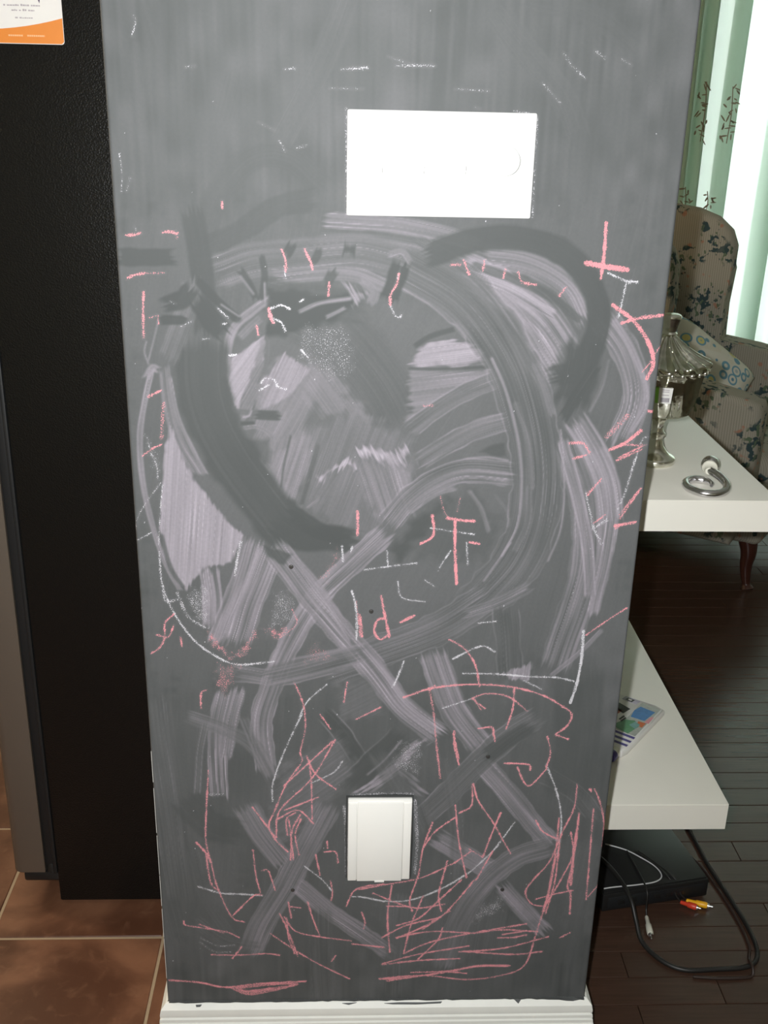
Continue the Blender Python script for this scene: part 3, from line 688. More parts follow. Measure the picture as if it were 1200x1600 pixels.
('w',2.5,0.75,[(206,621),(181,560),(165,509),(164,479)]),
('w',2.4,0.75,[(239,666),(212,638),(197,599)]),
('k',4.4,0.85,[(5,158),(49,153),(88,143),(136,149),(208,153)]),
('k',5.4,0.7,[(95,143),(122,129),(162,137),(196,148)]),
('k',5.4,0.7,[(105,141),(149,147),(193,150)]),
('k',5.4,0.7,[(112,134),(149,138),(176,143)]),
('k',5.4,0.7,[(108,138),(128,133),(156,140)]),
('w',2.0,0.5,[(55,238),(78,223),(104,224)]),
('w',2.0,0.5,[(53,230),(74,212),(97,211)]),
('w',5.6,0.4,[(78,491),(98,491)]),
('k',3.2,0.78,[(320,157),(386,162),(452,153),(506,161),(539,181),(552,244),(564,313),(569,382),(569,449)]),
('k',3.3,0.78,[(331,152),(418,167),(451,165)]),
('k',3.3,0.78,[(367,168),(425,170),(468,180),(516,179)]),
('k',3.2,0.78,[(322,185),(377,203),(452,218)]),
('k',3.2,0.78,[(355,205),(394,226),(458,243),(536,259)]),
('k',3.2,0.78,[(342,235),(393,246),(458,242)]),
('k',3.2,0.78,[(458,242),(501,248),(553,244)]),
('k',3.3,0.78,[(323,184),(377,191),(439,194)]),
('k',3.3,0.78,[(438,207),(503,213),(570,234)]),
('k',3.3,0.78,[(442,208),(518,201),(563,206)]),
('k',3.2,0.78,[(501,239),(537,246)]),
('k',3.1,0.78,[(286,325),(324,333),(376,345),(423,371)]),
('k',3.2,0.78,[(334,331),(329,276),(334,208)]),
('k',3.2,0.78,[(380,311),(364,258),(355,207)]),
('k',3.2,0.78,[(413,375),(403,315),(408,284)]),
('k',3.1,0.78,[(389,442),(377,397),(372,350),(361,306),(365,284)]),
('k',3.1,0.78,[(420,450),(393,426),(377,397)]),
('k',3.1,0.78,[(420,471),(428,409),(442,345)]),
('k',3.1,0.78,[(444,507),(452,479),(475,442),(490,413),(504,387)]),
('k',3.1,0.78,[(485,458),(473,417),(464,381)]),
('k',3.0,0.78,[(442,507),(443,471),(426,458)]),
('k',3.2,0.78,[(307,318),(338,302),(371,290),(413,297)]),
('k',3.2,0.78,[(382,251),(413,279),(443,323),(453,340)]),
('k',3.2,0.78,[(344,234),(382,255),(420,284)]),
('k',3.1,0.78,[(590,506),(589,466),(576,425),(562,374),(540,340),(530,318),(540,297),(558,291)]),
('k',3.2,0.78,[(597,457),(596,391),(582,344),(559,287)]),
('k',3.2,0.78,[(588,424),(596,382),(591,331),(597,313),(599,277)]),
('k',3.1,0.78,[(597,455),(595,399),(594,335)]),
('k',3.1,0.78,[(617,464),(619,382),(621,303)]),
('k',3.1,0.78,[(615,498),(624,478),(634,441),(636,399)]),
('k',3.2,0.78,[(547,305),(578,315),(599,320)]),
('k',3.2,0.78,[(623,308),(637,330)]),
('k',3.0,0.78,[(413,593),(414,570),(422,539)]),
('k',3.0,0.78,[(504,534),(515,509),(525,505),(545,532)]),
('k',3.2,0.78,[(573,412),(572,339),(563,278)]),
('k',3.2,0.78,[(435,341),(402,302),(375,271),(343,258)]),
('k',3.2,0.78,[(322,236),(357,258),(403,271)]),
('k',3.2,0.78,[(377,194),(405,230),(411,253)]),
('k',3.1,0.78,[(456,340),(478,392)]),
('k',3.1,0.78,[(443,396),(464,381)]),
('k',3.0,0.78,[(446,597),(464,599),(467,585)]),
('k',2.9,0.78,[(343,646),(384,664)]),
('k',3.1,0.78,[(536,445),(548,425),(570,412)]),
('k',3.2,0.78,[(537,238),(516,233)]),
('k',3.2,0.78,[(328,294),(363,293)]),
('k',3.2,0.78,[(494,233),(523,233)]),
('k',3.1,0.78,[(423,371),(447,392)]),
('k',3.3,0.78,[(588,232),(603,242)]),
('k',4.8,0.8,[(609,497),(611,494)]),
('k',5.0,0.8,[(569,382),(564,313),(559,282)]),
('k',4.9,0.8,[(595,399),(596,330)]),
('k',5.1,0.8,[(425,169),(468,179),(512,179)]),
('k',5.1,0.8,[(320,156),(360,158)]),
('w',3.2,0.75,[(286,312),(328,303),(366,306),(411,328),(448,356)]),
('w',3.1,0.75,[(448,356),(478,392),(490,413),(506,442)]),
('w',3.1,0.75,[(544,538),(563,490),(573,441),(572,382)]),
('w',2.9,0.75,[(341,701),(329,664)]),
('d','w',0.5,[(462,292),(503,314),(498,283),(457,261)]),
('d','w',0.45,[(338,574),(374,578),(366,523),(329,531)]),
('w',2.3,0.46,[(35,1471),(37,1467),(32,1452)]),
('w',2.4,0.46,[(87,1423),(97,1424)]),
('w',2.4,0.46,[(193,1423),(204,1424)]),
('w',2.4,0.46,[(253,1424),(281,1427)]),
('w',2.4,0.46,[(332,1430),(353,1430)]),
('w',2.4,0.46,[(186,1350),(192,1340)]),
('w',2.4,0.46,[(205,1343),(215,1346)]),
('w',1.2,0.42,[(303,1438),(332,1430)]),
('w',1.2,0.42,[(241,1405),(277,1405)]),
('w',1.2,0.42,[(163,1369),(181,1361)]),
('w',2.8,0.5,[(312,1429),(354,1430)]),
('w',2.8,0.5,[(262,1425),(282,1426)]),
('w',3.4,0.35,[(493,1445),(502,1434),(518,1421)]),
('w',3.4,0.35,[(527,1448),(537,1442)]),
('w',1.5,0.5,[(557,1441),(567,1435)]),
('w',1.5,0.5,[(377,1407),(414,1406)]),
('w',1.5,0.5,[(400,1389),(405,1388)]),
('w',1.5,0.5,[(442,1386),(466,1384)]),
('w',1.5,0.5,[(472,1415),(493,1395)]),
('w',2.1,0.45,[(259,1385),(260,1273)]),
('w',2.2,0.45,[(469,1381),(471,1274)]),
('w',5.4,0.45,[(264,470),(267,426),(268,354)]),
('w',5.5,0.45,[(363,480),(368,415),(367,353)]),
('w',5.4,0.45,[(273,488),(319,491),(360,490)])
]
# ------------------------------------------------------------------ the setting
XL, XR = -0.2556, 0.3808
def struct(o, label, cat): return tag(o, label, cat, kind='structure')
floor = struct(box('floor', (-3.0,3.2,-2.2,3.15,-.10,-.006), M['wood_gap']), 'floor of brown tiles and dark wood planks', 'floor')
box('grout_bed', (-3.0,0.05,-2.2,3.15,-.0059,-.0018), M['grout'], floor)
PT = .303
tm = None
for i in range(-8, 1):
    for j in range(-5, 7):
        x0 = -.3085 + PT*i; y0 = .258 + PT*j
        if x0 + PT > .07: continue
        if tm is None:
            b = box_bm(.0025, PT-.0025, .0025, PT-.0025, -.008, 0, bev=.0016, seg=1); t = fin('floor_tile', b, M['tile'], floor, angle=.5); tm = t.data; t.location = (x0,y0,0)
        else: link('floor_tile', tm, None, floor, (x0,y0,0))
PP = .0591
pms = {}
for k in range(-14, 52):
    y0 = .094 + PP*k
    if y0 + PP > 3.14: continue
    x = .05; rs = random.Random(k*13+5); off = rs.choice([.3,.45,.6,.75]); first = True
    while x < 3.19:
        L = off if first else rs.choice([.8,1.0,1.2]); first = False
        L = round(min(L, 3.19-x), 3)
        if L < .02: break
        if L not in pms:
            o = fin('wood_plank', box_bm(0, L-.0012, .0008, PP-.0008, -.009, 0, bev=.0006, seg=1), M['wood'], floor, angle=.5); pms[L] = o.data; o.location = (x,y0,0)
        else: link('wood_plank', pms[L], None, floor, (x,y0,0))
        x += L
ceil = struct(box('ceiling', (-3.1,3.3,-2.3,3.27,2.5,2.6), M['ceiling_paint']), 'plain white ceiling', 'ceiling')
struct(box('wall_left', (-3.1,-3.0,-2.3,3.27,-.1,2.5), M['wall_paint']), 'plain painted wall at the kitchen side', 'wall')
struct(box('wall_right', (3.2,3.3,-2.3,3.27,-.1,2.5), M['wall_paint']), 'plain painted wall of the living room', 'wall')
struct(box('wall_rear', (-3.0,3.2,-2.3,-2.2,-.1,2.5), M['wall_paint']), 'plain painted wall facing the chalkboard', 'wall')
# back wall with a window opening
WX0, WX1, WZ0, WZ1 = 1.375, 2.95, .35, 2.2
wb = bmesh.new()
for d in ((-3.0,WX0,3.15,3.27,-.1,2.5), (WX1,3.2,3.15,3.27,-.1,2.5), (WX0,WX1,3.15,3.27,-.1,WZ0), (WX0,WX1,3.15,3.27,WZ1,2.5)): box_bm(*d, bm=wb)
struct(fin('wall_back', wb, M['wall_paint']), 'painted wall behind the curtain with a window opening', 'wall')
win = struct(thing('window_1', 'bright window behind the sheer curtain', 'window', ((WX0+WX1)/2, 3.21, WZ0)), None, None)
hw, hh = (WX1-WX0)/2, WZ1-WZ0
for d in ((-hw,-hw+.05,-.04,.04,0,hh), (hw-.05,hw,-.04,.04,0,hh), (-hw+.05,hw-.05,-.04,.04,0,.05), (-hw+.05,hw-.05,-.04,.04,hh-.05,hh), (-.025,.025,-.035,.035,.05,hh-.05)):
    box('window_frame', d, M['white_paint'], win, .004)
for s in (-1,1):
    a, b_ = (-hw+.05,-.025) if s < 0 else (.025,hw-.05)
    box('pane', (a,b_,-.004,.004,.05,hh-.05), M['window_glass'], win)

# stub wall whose face is the chalkboard, and the long wall behind it that carries the shelves
wall = struct(box('wall_front', (XL+.0012,XR-.0012,.0035,.30,0,2.5), M['white_paint']), 'end wall painted as a chalkboard, covered in smeared chalk', 'wall')
struct(box('wall_side', (.262,XR-.0012,.30,1.55,0,2.5), M['white_paint']), 'white wall behind the refrigerator that carries the shelves', 'wall')

# ---- chalk layers on the board: every stroke is laid down in wall millimetres (u from the left edge, w above the floor)
S = 1.0                        # mm per cell
W0, W1 = 112.0, 1600.0
nu = int(636.4/S)+1; nw = int((W1-W0)/S)+1
U, V = np.meshgrid(np.linspace(0, 636.4, nu), np.linspace(W0, W1, nw))
rng = np.random.default_rng(3)
def vnoise(x, y, seed):
    tb = np.random.default_rng(seed).random((128,128)); xi = np.floor(x).astype(int); yi = np.floor(y).astype(int); fx = x-xi; fy = y-yi
    fx = fx*fx*(3-2*fx); fy = fy*fy*(3-2*fy); g = lambda a,b: tb[a & 127, b & 127]
    return (g(xi,yi)*(1-fx)+g(xi+1,yi)*fx)*(1-fy)+(g(xi,yi+1)*(1-fx)+g(xi+1,yi+1)*fx)*fy
def ss(x, a, b): t = np.clip((x-a)/(b-a), 0, 1); return t*t*(3-2*t)
film = .03 + .05*vnoise(U/70, V/90, 1)*vnoise(U/23, V/160, 2)
film += .03*vnoise(U/30, V/120, 5)
# rubbed-in chalk dust, the same all over the board
film += (.035+.10*vnoise(U/45, V/60, 31)*vnoise(U/17, V/25, 32)+.10*(vnoise(U/5, V/90, 33)-.35)*vnoise(U/60, V/80, 34))
film += .05*(vnoise(U/24, V/28, 35)-.4)+.03*(vnoise(U/4, V/70, 36)-.5)
film = np.clip(film, .01, None)
white = np.zeros_like(film); pink = np.zeros_like(film)
def window(pts, r):
    p = np.array(pts, float); a = p.min(0)-r; b = p.max(0)+r
    i0 = max(0,int((a[1]-W0)/S)); i1 = min(nw,int((b[1]-W0)/S)+2); j0 = max(0,int(a[0]/S)); j1 = min(nu,int(b[0]/S)+2)
    return (slice(i0,max(i1,i0)), slice(j0,max(j1,j0)))
def stroke_field(pts, r):
    c = [(v.x,v.y) for v in catmull([(a,b,0) for a,b in pts], 6)] if len(pts) > 2 else [tuple(map(float,p)) for p in pts]
    w_ = window(c, r); u, v = U[w_], V[w_]
    dm = np.full(u.shape, 1e9); sd = np.zeros(u.shape); sa = np.zeros(u.shape); ex = np.full(u.shape, -9.0); acc = 0.0; last = len(c)-2
    for k_, ((ax,ay),(bx,by)) in enumerate(zip(c[:-1], c[1:])):
        L = math.hypot(bx-ax, by-ay)
        if L < 1e-6: continue
        q = window([(ax,ay),(bx,by)], r); o = (slice(q[0].start-w_[0].start, q[0].stop-w_[0].start), slice(q[1].start-w_[1].start, q[1].stop-w_[1].start))
        uu, vv = u[o], v[o]
        if uu.size == 0: acc += L; continue
        t = ((uu-ax)*(bx-ax)+(vv-ay)*(by-ay))/L**2; tc = np.clip(t, 0, 1)
        d = np.hypot(uu-ax-tc*(bx-ax), vv-ay-tc*(by-ay)); si = ((bx-ax)*(vv-ay)-(by-ay)*(uu-ax))/L
        k = d < dm[o]
        e_ = np.maximum(-t*L if k_ == 0 else -9.0, (t-1)*L if k_ == last else -9.0)+0*t; ex[o] = np.where(k, e_, ex[o])
        dm[o] = np.where(k, d, dm[o]); sd[o] = np.where(k, si, sd[o]); sa[o] = np.where(k, acc+tc*L, sa[o]); acc += L
    return w_, dm, sd, sa, ex
def in_poly(u, v, pts):
    ins = np.zeros(u.shape, bool); n = len(pts); dm = np.full(u.shape, 1e9)
    for i in range(n):
        (ax,ay),(bx,by) = pts[i], pts[(i+1)%n]
        c = ((ay > v) != (by > v)) & (u < (bx-ax)*(v-ay)/((by-ay) if by != ay else 1e-9)+ax); ins ^= c
        L2 = (bx-ax)**2+(by-ay)**2+1e-9; t = np.clip(((u-ax)*(bx-ax)+(v-ay)*(by-ay))/L2, 0, 1)
        dm = np.minimum(dm, np.hypot(u-ax-t*(bx-ax), v-ay-t*(by-ay)))
    return np.where(ins, dm, -dm)
for n_, mk in enumerate(MARKS):
    kind = mk[0]
    if kind == 's':
        _, wd, tone, al, st, edge, er, pts = mk; h = wd/2
        w_, dm, sd, sa, ex = stroke_field(pts, h+4)
        wob = (vnoise(sa/14, sd*0, n_+9)-.5)*wd*.08
        dd = np.where(ex > 0, np.minimum(np.abs(sd), dm), dm); rg = (vnoise(sd/2.3+7, sd*0, n_+31)+.6*vnoise(sd/6+7, sd*0, n_+32)-.7)*min(12, h)
        m_ = ss(dd+wob, h+1.4, h-max(1.8, wd*.13))*ss(ex+rg, h*.45+2, -h*.25-1)
        wv = sd+1.5*(vnoise(sa/40, sd*0, n_+17)-.5); stv = .42*vnoise(wv/1.25+40, sa/150, n_+11)+.3*vnoise(wv/3.6+40, sa/110, n_+12)+.28*vnoise(wv/10+40, sa/45, n_+13)+.55*ss(vnoise(wv/1.1+90, sa/120, n_+18), .80, .97)
        tn = np.clip(tone*(1+1.5*st*(stv-.5)*2*.8), 0, 1.2)
        fl = film[w_]; a = al*m_*np.clip(1+st*.6*(stv-.5), 0, 1.1)
        fl = fl*(1-a)+tn*a
        if edge: fl += edge*.55*np.exp(-((dm+wob-h+.8)/1.1)**2)*(.4+.9*vnoise(sa/25, sd*0+3, n_+14))*ss(ex+rg, h*.3+1, -h*.3-1)
        film[w_] = fl; white[w_] *= 1-er*m_; pink[w_] *= 1-er*m_
    elif kind == 'p':
        _, soft, tone, al, st, ang, er, pts = mk
        w_ = window(pts, soft+2); u, v = U[w_], V[w_]; sdist = in_poly(u, v, pts)
        ca, sa_ = math.cos(math.radians(ang)), math.sin(math.radians(ang)); s_ = u*ca+v*sa_; t_ = -u*sa_+v*ca
        stv = .42*vnoise(t_/1.25, s_/110, n_+11)+.3*vnoise(t_/3.8, s_/80, n_+12)+.28*vnoise(t_/12, s_/45, n_+13)+.45*ss(vnoise(t_/1.1+50, s_/90, n_+18), .80, .97)
        rag = (vnoise(t_/2.2, s_/30, n_+15)-.5)*min(14, soft*1.8)*min(1.2, st*st*1.3)+(vnoise(u/9, v/9, n_+16)-.5)*soft*.9
        m_ = ss(sdist+rag, -soft*.6, soft*.6)
        a = al*m_; tn = np.clip(tone*(1+1.3*st*(stv-.5)), 0, 1.2)
        film[w_] = film[w_]*(1-a)+tn*a; white[w_] *= 1-er*m_; pink[w_] *= 1-er*m_
    elif kind == 'd':
        _, c, dens, pts = mk
        w_ = window(pts, 8); u, v = U[w_], V[w_]; m_ = ss(in_poly(u, v, pts)+(vnoise(u/5, v/5, n_)-.5)*10, -3, 6)
        ar = white if c == 'w' else pink
        ar[w_] = np.maximum(ar[w_], dens*m_*(.35+.45*vnoise(u/6, v/6, n_+1)))
        film[w_] += .10*m_*dens
    else:
        wd, dens, pts = mk[1:]; h = wd*.44
        w_, dm, sd, sa, ex = stroke_field(pts, h+3)
        wob = (vnoise(sa/4, sd*0, n_+9)-.5)*1.0
        m_ = ss(dm+wob, h+.9, h-.9)*(.70+.42*vnoise(sa/9, sd*0, n_+21))
        ar = white if kind == 'w' else pink
        ar[w_] = np.maximum(ar[w_], np.clip(dens*m_, 0, 1)); film[w_] += .05*ss(dm, h+3, 0)
# specks of dust
for _ in range(110):
    a, b_ = rng.random()*636, W0+rng.random()*(W1-W0); i, j = int((b_-W0)/S), int(a/S)
    white[i:i+1+int(rng.random()*1.6), j:j+1] = .55+.4*rng.random()

# grid mesh: rolled 3 mm corners at both sides, one plain strip up to the ceiling
xs = np.linspace(XL, XR, nu); zs = np.append(np.linspace(W0, W1, nw)/1000, 2.5)
rad = .0035
yy = np.zeros(nu)
for e in (xs-XL, XR-xs): yy = np.maximum(yy, rad-np.sqrt(np.clip(rad**2-np.clip(rad-e, 0, rad)**2, 0, None)))
X, Zz = np.meshgrid(xs, zs); Y = np.broadcast_to(yy, X.shape)
co = np.stack([X, Y, Zz], -1).reshape(-1, 3).astype(np.float32)
nr, nc = X.shape
idx = np.arange(nr*nc).reshape(nr, nc)
q4 = np.stack([idx[:-1,:-1], idx[:-1,1:], idx[1:,1:], idx[1:,:-1]], -1).reshape(-1, 4)
me = bpy.data.meshes.new('chalkboard_surface')
me.vertices.add(len(co)); me.vertices.foreach_set('co', co.ravel())
me.loops.add(q4.size); me.loops.foreach_set('vertex_index', q4.ravel().astype(np.int32))
me.polygons.add(len(q4)); me.polygons.foreach_set('loop_start', np.arange(0, q4.size, 4, dtype=np.int32))
me.update(calc_edges=True)
me.polygons.foreach_set('use_smooth', np.ones(len(q4), bool))
at = me.color_attributes.new('chalk', 'FLOAT_COLOR', 'POINT')
cv = np.ones((nr, nc, 4), np.float32)
for k, a in enumerate((white, pink, film)): cv[:-1,:,k] = a; cv[-1,:,k] = a[-1].mean()
at.data.foreach_set('color', np.clip(cv, 0, 1).ravel())
board = link('chalkboard_surface', me, M['board'], wall)
board['label'] = 'dark grey chalkboard paint with pink and white chalk scribbles'
for z0,z1 in ((.16,.235),(.238,.29),(.296,.35),(.352,.42),(.425,.50),(.51,.56)):
    box('chipped_edge', (XL+.0001,XL+.0012,.0020,.004,z0,z1), M['white_paint'], wall)
# small screws and nail heads left in the board
for k,(x,z) in enumerate(((-.062,.838),(.041,.775),(.206,.552),(-.065,.325),(.240,.323))):
    o = lathe('screw', [(.0018,.0), (.0030,.0004), (.0027,.0014), (.0012,.0019), (.0005,.0017)], M['screw_metal'], wall, n=14)
    o.rotation_euler = (math.pi/2,0,0); o.location = (x,0,z)

# ---- moulded baseboard wrapped round the end wall
prof = [(0,.1165),(.0035,.1150),(.0095,.1080),(.0110,.1000),(.0108,.0955),(.0085,.0940),(.0085,.0925),(.0115,.0912),(.0120,.0862),(.0095,.0850),(.0095,.0838),(.0125,.0825),(.0130,.0775),(.0110,.0764),(.0140,.0750),(.0150,.0700),(.0150,0)]
b = bmesh.new()
path = [(XL,.345,-1,0),(XL,0,-1,-1),(XR,0,1,-1),(XR,1.5,1,0)]
path[0] = (XL,.298,-1,0)
rows = [[b.verts.new((px+nx*o_, py+ny*o_, z)) for o_,z in prof] for px,py,nx,ny in path]
for r0, r1 in zip(rows[:-1], rows[1:]):
    for k in range(len(prof)-1): b.faces.new((r0[k], r1[k], r1[k+1], r0[k+1]))
for rr_ in (rows[0], rows[-1]): b.faces.new(rr_[::1] if rr_ is rows[0] else rr_[::-1])
base = struct(fin('baseboard_front', b, M['white_paint'], angle=.35), 'white moulded baseboard round the foot of the chalkboard wall', 'baseboard')
# ragged overlap of black paint on the ledge of the baseboard
rp = random.Random(4)
def smudge(pts):
    bb = bmesh.new(); vs_ = []
    for (x,o_) in pts:
        z = np.interp(o_, [0,.0035,.0095,.011], [.1165,.115,.108,.100]); vs_.append(bb.verts.new((x,-o_-.0006,z+.0006)))
    bb.faces.new(vs_); e = bmesh.ops.extrude_face_region(bb, geom=bb.faces[:])
    for g in e['geom']:
        if isinstance(g, bmesh.types.BMVert): g.co.z -= .0009
    fin('paint_smudge', bb, M['board_paint'], base)
edge = [(XL+.002,0)]; x = XL+.002
lip = []
while x < XR-.004:
    k = (x-XL)/(XR-XL); d = .0012+.0014*rp.random()+.0022*(k > .86)*abs(math.sin((k-.86)*16))
    lip.append((x,d)); x += .006+.010*rp.random()
lip.append((XR-.002,.004))
for (xa,da),(xb,db) in zip(lip[:-1], lip[1:]): smudge([(xa,0),(xb,0),(xb,db),(xa,da)])
smudge([(.072,.0050),(.095,.0043),(.130,.0046),(.160,.0040),(.158,.0054),(.120,.0062),(.085,.0058)])
smudge([(.008,.0045),(.030,.0040),(.018,.0058)])
smudge([(-.213,.0045),(-.204,.0042),(-.206,.0060),(-.212,.0062)])
smudge([(.270,.002),(.282,.002),(.277,.0065)])

# ------------------------------------------------------------------ switch plate (four gangs) and cover plate
sp_ = thing('switch_plate', 'wide glossy white switch plate with toggles and a round dimmer knob', 'switch plate', (.1085,0,1.3285))
fin('plate', box_bm(-.104,.104,-.0055,0,-.056,.056, bev=.0022, seg=3), M['plate_white'], sp_, angle=.6)
for k in range(3):
    gx = -.069+.046*k
    box('toggle_slot', (gx-.0052,gx+.0052,-.0062,-.005,-.012,.012), M['plate_white'], sp_, .0005)
    t = fin('toggle', box_bm(-.0042,.0042,-.011,.004,-.005,.005, bev=.0012), M['plate_white'], sp_, angle=.6); t.location = (gx,-.0065,0); t.rotation_euler = (.5,0,0)
    for s in (-1,1):
        c = lathe('plate_screw', [(.0033,0),(.0033,.0008),(.0022,.0013),(.0004,.0014)], M['plate_white'], sp_, n=14); c.rotation_euler = (math.pi/2,0,0); c.location = (gx,-.0053,s*.030)
kn = lathe('dimmer_knob', [(.0165,0),(.0165,.004),(.0155,.0115),(.0140,.0128),(.0004,.0130)], M['plate_white'], sp_, n=40); kn.rotation_euler = (math.pi/2,0,0); kn.location = (.071,-.0053,.006)
for s in (-1,1):
    c = lathe('plate_screw', [(.0033,0),(.0033,.0008),(.0022,.0013),(.0004,.0014)], M['plate_white'], sp_, n=14); c.rotation_euler = (math.pi/2,0,0); c.location = (.071,-.0053,s*.030)
cp = thing('outlet_cover', 'small cream white rectangular outlet cover low on the chalkboard', 'outlet cover', (.0585,0,.417))
fin('base_plate', box_bm(-.045,.045,-.007,0,-.069,.069, bev=.0018), M['cover_white'], cp, angle=.6)
box('centre_panel', (-.0315,.0325,-.0098,-.006,-.069,.0655), M['cover_white'], cp, .0008)
box('side_strip', (-.0445,-.0322,-.0092,-.006,-.0685,.0645), M['cover_white'], cp, .0008)
box('side_strip', (.0332,.0442,-.0092,-.006,-.0665,.0645), M['cover_white'], cp, .0008)
box('latch_tab', (-.006,.008,-.0100,-.004,-.0712,-.0675), M['cover_white'], cp, .0005)
fr = [(-.0475,.0715),(-.02,.0722),(.02,.0735),(.0465,.0722),(.0480,.0),(.0470,-.0700),(.0455,-.0700),(.0458,.0702),(-.0458,.0702),(-.0455,-.0690),(-.0470,-.0690),(-.0482,.01)]
prism('paint_ridge', fr, -.0022, .0, M['board_paint'], cp, axis='y')

# ------------------------------------------------------------------ refrigerator
FY = .342
fg = thing('refrigerator', 'tall black refrigerator with textured side and steel door edge', 'refrigerator', (-.15,FY,0))
def L(d): return (d[0]+.15,d[1]+.15,d[2]-FY,d[3]-FY,d[4],d[5])
box('body', L((-.509,.235,FY,1.24,.008,1.76)), M['fridge_skin'], fg, .004)
box('gasket', L((-.530,-.509,FY+.004,1.236,.076,1.74)), M['gasket'], fg, .003)
box('seam_strip', L((-.5155,-.5085,FY-.0015,FY+.02,.07,1.74)), M['gasket'], fg, .002)
dr = [(-.530,FY),(-.571,FY),(-.579,FY+.002),(-.585,FY+.007),(-.588,FY+.015),(-.589,FY+.03),(-.589,1.20),(-.585,1.228),(-.571,1.238),(-.530,1.238)]
door = prism('door', [(x+.15,y-FY) for x,y in dr], .072, 1.742, M['steel_dark'], fg, bev=.002)
box('hinge_bracket', L((-.570,-.506,FY+.002,FY+.045,.052,.0715)), M['black_plastic'], fg, .004)
h_ = lathe('hinge_pin', [(.011,0),(.011,.012),(.008,.018),(.0005,.019)], M['black_plastic'], fg, n=20); h_.location = (-.520+.15,.012,.071)
for x in (-.47,.18):
    for y in (FY+.05,1.19):
        f_ = lathe('foot', [(.018,0),(.018,.006),(.012,.009),(.0005,.0095)], M['black_plastic'], fg, n=18); f_.location = (x+.15,y-FY,0)
# printed card held on the fridge side
cy = FY-.0002
cardt = thing('printed_card', 'white card with orange curved band stuck on the refrigerator', 'card', (-.43,cy,1.453))
def rc(x0,x1,z0,z1,r):
    o = []
    for cx,cz,a0 in ((x1-r,z0+r,-90),(x1-r,z1-r,0),(x0+r,z1-r,90),(x0+r,z0+r,180)):
        for k in range(5): a = math.radians(a0+22.5*k); o.append((cx+r*math.cos(a), cz+r*math.sin(a)))
    return o
prism('card_sheet', rc(-.075,.0545,.0,.19,.004), -.0012, 0, M['paper_white'], cardt, axis='y')
ob = [(-.0742,.0008),(.0510,.0008),(.0540,.0035),(.0540,.0325)]
for k in range(9):
    t = k/8; x = .0540-(.1282)*t; ob.append((x, .0165+.0160*(1-t)**2.2 if t < 1 else .0170))
prism('orange_band', ob, -.0016, -.0011, M['paper_orange'], cardt, axis='y')
rq = random.Random(9)
def dashes(x0,x1,z,h,mat,dens=.8):
    x = x0
    while x < x1:
        w_ = .0012+.0022*rq.random(); hh_ = h*(.7+.5*rq.random())
        box('print', (x,min(x+w_,x1),-.0017,-.0010,z,z+hh_), mat, cardt); x += w_+.0006+(.0018 if rq.random() < .18 else 0)
dashes(-.022,.026,.0462,.0022,M['ink_grey']); dashes(-.012,.018,.0402,.0022,M['ink_grey']); dashes(-.008,.015,.0312,.0014,M['ink_grey'])
for (x0,x1) in ((-.019,.0),(.006,.029)):
    x = x0
    while x < x1: box('print', (x,min(x+.0022,x1),-.0022,-.0014,.0092,.0112), M['paper_pale_orange'], cardt); x += .0028
prism('print', [(-.031,.053),(-.027,.055),(-.026,.062),(-.024,.085),(-.030,.085),(-.031,.060)], -.0018, -.0010, M['ink_dark'], cardt, axis='y')
prism('print', [(-.028,.052),(-.022,.054),(-.023,.062),(-.0255,.060)], -.0019, -.0010, M['ink_pink'], cardt, axis='y')
prism('print', [(.024,.054),(.0255,.050),(.027,.056),(.026,.070),(.023,.085),(.021,.085),(.022,.066)], -.0018, -.0010, M['ink_dark'], cardt, axis='y')

# ------------------------------------------------------------------ floating shelves
SX0, SX1, SY0, SY1 = XR, .645, .20, 1.30
for z, lab in ((.857,'upper white floating shelf with the silver jar and metal scroll'),(.321,'lower white floating shelf with the printed pouch near the floor')):
    s = thing('floating_shelf', lab, 'shelf', ((SX0+SX1)/2, SY0, z-.05), group='white floating shelves')
    a, d_ = (SX1-SX0)/2, SY1-SY0
    box('shelf_board', (-a,a,0,d_,0,.05), M['shelf_white'], s, .0016)
    box('end_cap', (-a+.001,a-.001,-.0007,.0004,.0012,.0488), M['shelf_white'], s)

# ------------------------------------------------------------------ silver jar
jar = thing('candy_jar', 'silver footed candy jar with swirled lid on upper shelf', 'jar', (.505,.374,.857))
lathe('foot', [(.030,0),(.0325,.002),(.0330,.007),(.0315,.0105),(.0270,.0135),(.0190,.019),(.0125,.028),(.0095,.037),(.0090,.043),(.0125,.049),(.0085,.054),(.0095,.068),(.0125,.073),(.0100,.077),(.0120,.083)], M['silver'], jar, sub=2)
lathe('bowl', [(.012,.081),(.034,.082),(.0445,.085),(.0470,.091),(.0520,.110),(.0570,.132),(.0605,.148),(.0640,.1535),(.0655,.157)], M['silver_glass'], jar, n=96, sub=3, mod=lambda a,r,z: 1+.018*math.cos(16*a+z*60)*(1 if z > .092 else 0))
lid = lathe('lid', [(.064,.1572),(.0675,.1590),(.0680,.1640),(.0660,.1690),(.0560,.1740),(.0420,.1815),(.0290,.1905),(.0190,.1990),(.0130,.2050),(.0095,.2085)], M['silver_glass'], jar, n=128, sub=3, mod=lambda a,r,z: 1+.10*math.cos(16*a+(z-.157)*85)*min(1,max(0,(z-.160)/.012))*min(1,(.209-z)/.010+.1))
lathe('lid_finial', [(.0085,.2070),(.0125,.2095),(.0100,.2125),(.0118,.2185),(.0140,.2270),(.0160,.2335),(.0158,.2370),(.0120,.2395),(.0004,.2402)], M['silver'], lid, n=40, sub=2)
